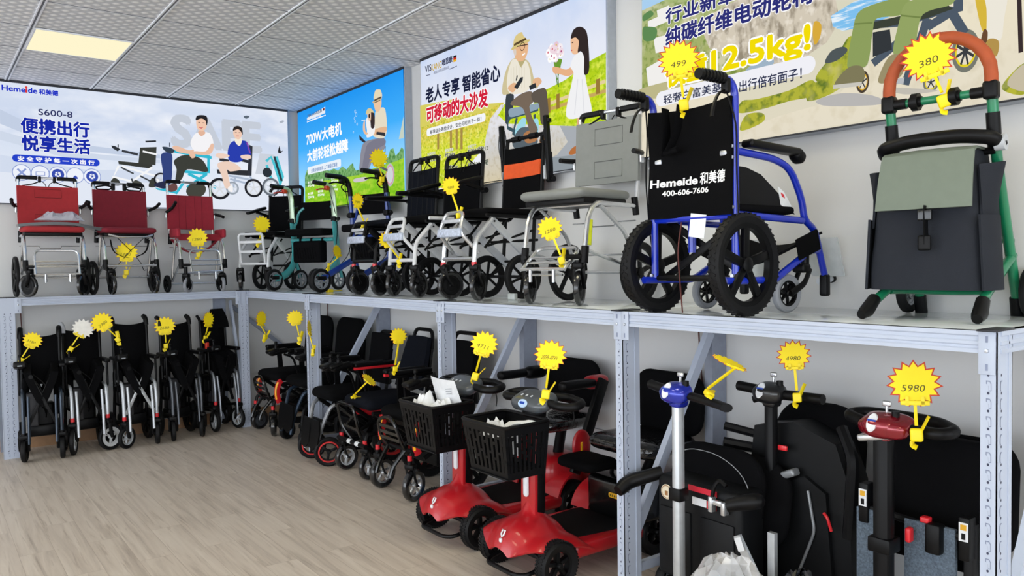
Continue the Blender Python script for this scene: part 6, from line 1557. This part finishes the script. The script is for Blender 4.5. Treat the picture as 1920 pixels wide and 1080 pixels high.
# bags on the floor in front of the folded scooters
clearbag = mat('clear_bag', '#eef0f4', .15, alpha=.32, coat=.6)
def bagblob(c, sx, sy, sz, seed, m, name, label, cat):
    rnd = random.Random(seed); vs = []; fs = []; nu, nv = 16, 24
    for i in range(nu + 1):
        th = PI * i / nu
        for j in range(nv):
            ph = 2 * PI * j / nv
            r = 1 + rnd.uniform(-.10, .10)
            vs.append((c[0] + sx * math.sin(th) * math.cos(ph) * r, c[1] + sy * math.sin(th) * math.sin(ph) * r, max(.002, c[2] + sz * math.cos(th) * r)))
    for i in range(nu):
        for j in range(nv): fs.append((i * nv + j, (i + 1) * nv + j, (i + 1) * nv + (j + 1) % nv, i * nv + (j + 1) % nv))
    return tag(MB().use(m).add(vs, fs).build(name, None, smooth=20), label, cat)
BAGP = V((-.83, -5.73, 0))
bagblob((BAGP.x, BAGP.y, .20), .13, .17, .23, 2, clearbag, 'plastic_bag', 'clear plastic bag with brown parcel at the bottom edge beside the silver post', 'plastic bag')
tag(MB().use(mat('kraft_parcel', '#c9a77c', .7, var=.12, scale=15)).rb((BAGP.x, BAGP.y - .01, .18), (.15, .19, .28), .05, RZ(20)).build('parcel', None), 'tan parcel inside the clear plastic bag at the bottom edge', 'parcel')
bagblob((-.53, -5.80, .16), .08, .09, .17, 9, mat('dark_glossy_bag', '#1d2026', .1, coat=1.0, alpha=.8), 'bin_bag', 'dark shiny plastic wrapping on the floor left of the carpeted scooter', 'plastic bag')
# ------------------------------------------------------------------ price signs (card shape, clip, handwriting)
ps = price_sign
ps('yellow starburst price sign on the wine red wheelchair crossbar', 1, -.30, (237, 507), (237, 473), 19, '1180', pitch=-.1)
ps('yellow starburst price sign on the crimson wheelchair foot frame', 1, -.31, (372, 474), (370, 445), 18, '1280')
ps('yellow starburst price sign on the white-framed corner wheelchair', 1, -.47, (487, 450), (491, 420), 16, '', yaw=.3)
ps('yellow starburst sign leaning from the teal rollator frame', 0, -.30, (614, 503), (632, 471), 13, '', yaw=.75, squash=.8)
ps('yellow starburst sign clipped high on the navy rollator handle', 0, -.15, (716, 332), (710, 296), 18, '', yaw=.4)
ps('yellow starburst price sign on the black foot frame of the ribbed-back wheelchair', 0, -.53, (682, 418), (671, 376), 15, '780', yaw=.5, squash=.85)
ps('yellow starburst price sign on the white foot frame, low beside the casters', 0, -.54, (747, 487), (726, 449), 16, '980', yaw=.2)
ps('yellow starburst price sign in front of a black backrest, on the orange-banded chair foot frame', 0, -.55, (859, 400), (845, 348), 17, '580', yaw=.2)
ps('yellow starburst price sign standing on the grey wheelchair foot bar', 0, -.55, (1051, 483), (1031, 428), 23, '1280')
ps('yellow starburst price sign reading 499 on the blue wheelchair back strap', 0, -.66, (1281, 188), (1273, 112), 37, '499', n=18, edge=.09)
ps('yellow starburst price sign reading 380 on the green trolley cross handle', 0, -.29, (1766, 180), (1740, 106), 45, '380', n=18, edge=.10)
# lower level, back rack
ps('yellow starburst price sign leaning right on the all black folded wheelchair', 1, -.33, (42, 672), (61, 638), 16, '3180')
ps('white blank starburst sign on the folded wheelchair with a white wheel', 1, -.30, (135, 651), (156, 616), 18, '', white=True)
ps('yellow starburst price sign leaning left beside the white blank one', 1, -.36, (218, 634), (191, 604), 18.5, '2980')
ps('yellow starburst price sign upright on the slim folded wheelchair', 1, -.26, (311, 645), (309, 611), 18, '2680')
ps('yellow starburst price sign turned sideways on the hooded folded wheelchair', 1, -.22, (386, 630), (391, 599), 15, '', yaw=.6, squash=.8)
# lower level, right rack
ps('yellow starburst sign on the farthest power wheelchair joystick', 0, -.60, (498, 628), (490, 597), 15, '', yaw=.6, squash=.8)
ps('yellow starburst sign left of the second rack post, above two joysticks', 0, -.62, (561, 632), (553, 596), 15, '')
ps('yellow starburst sign seen nearly edge-on at the second rack post', 0, -.66, (587, 655), (580, 615), 15, '', yaw=1.25, squash=.8)
ps('yellow starburst sign in front of the meshed backrest', 0, -.60, (741, 688), (747, 630), 16, '', yaw=.3)
ps('yellow starburst sign bent over flat on the wire foot frame', 0, -.68, (666, 742), (692, 712), 15, '', pitch=-1.1)
ps('yellow starburst price sign on the farther red scooter handlebar', 0, -.74, (893, 700), (908, 645), 25, '4711', yaw=-.1)
ps('yellow starburst price sign with two prices on the nearer red scooter handlebar', 0, -.80, (1024, 732), (1032, 665), 29, '2899-4799', edge=.06)
ps('yellow starburst sign seen edge-on above the blue scooter head', 0, -.68, (1327, 735), (1368, 680), 32, '', yaw=.5, pitch=-1.15)
ps('yellow starburst price sign upright on the black scooter straight handlebar', 0, -.37, (1494, 738), (1488, 666), 29, '4980', edge=.09)
ps('yellow starburst price sign reading 5980 on the dark red scooter loop handle', 0, -.49, (1718, 805), (1714, 719), 44, '5980', edge=.10)
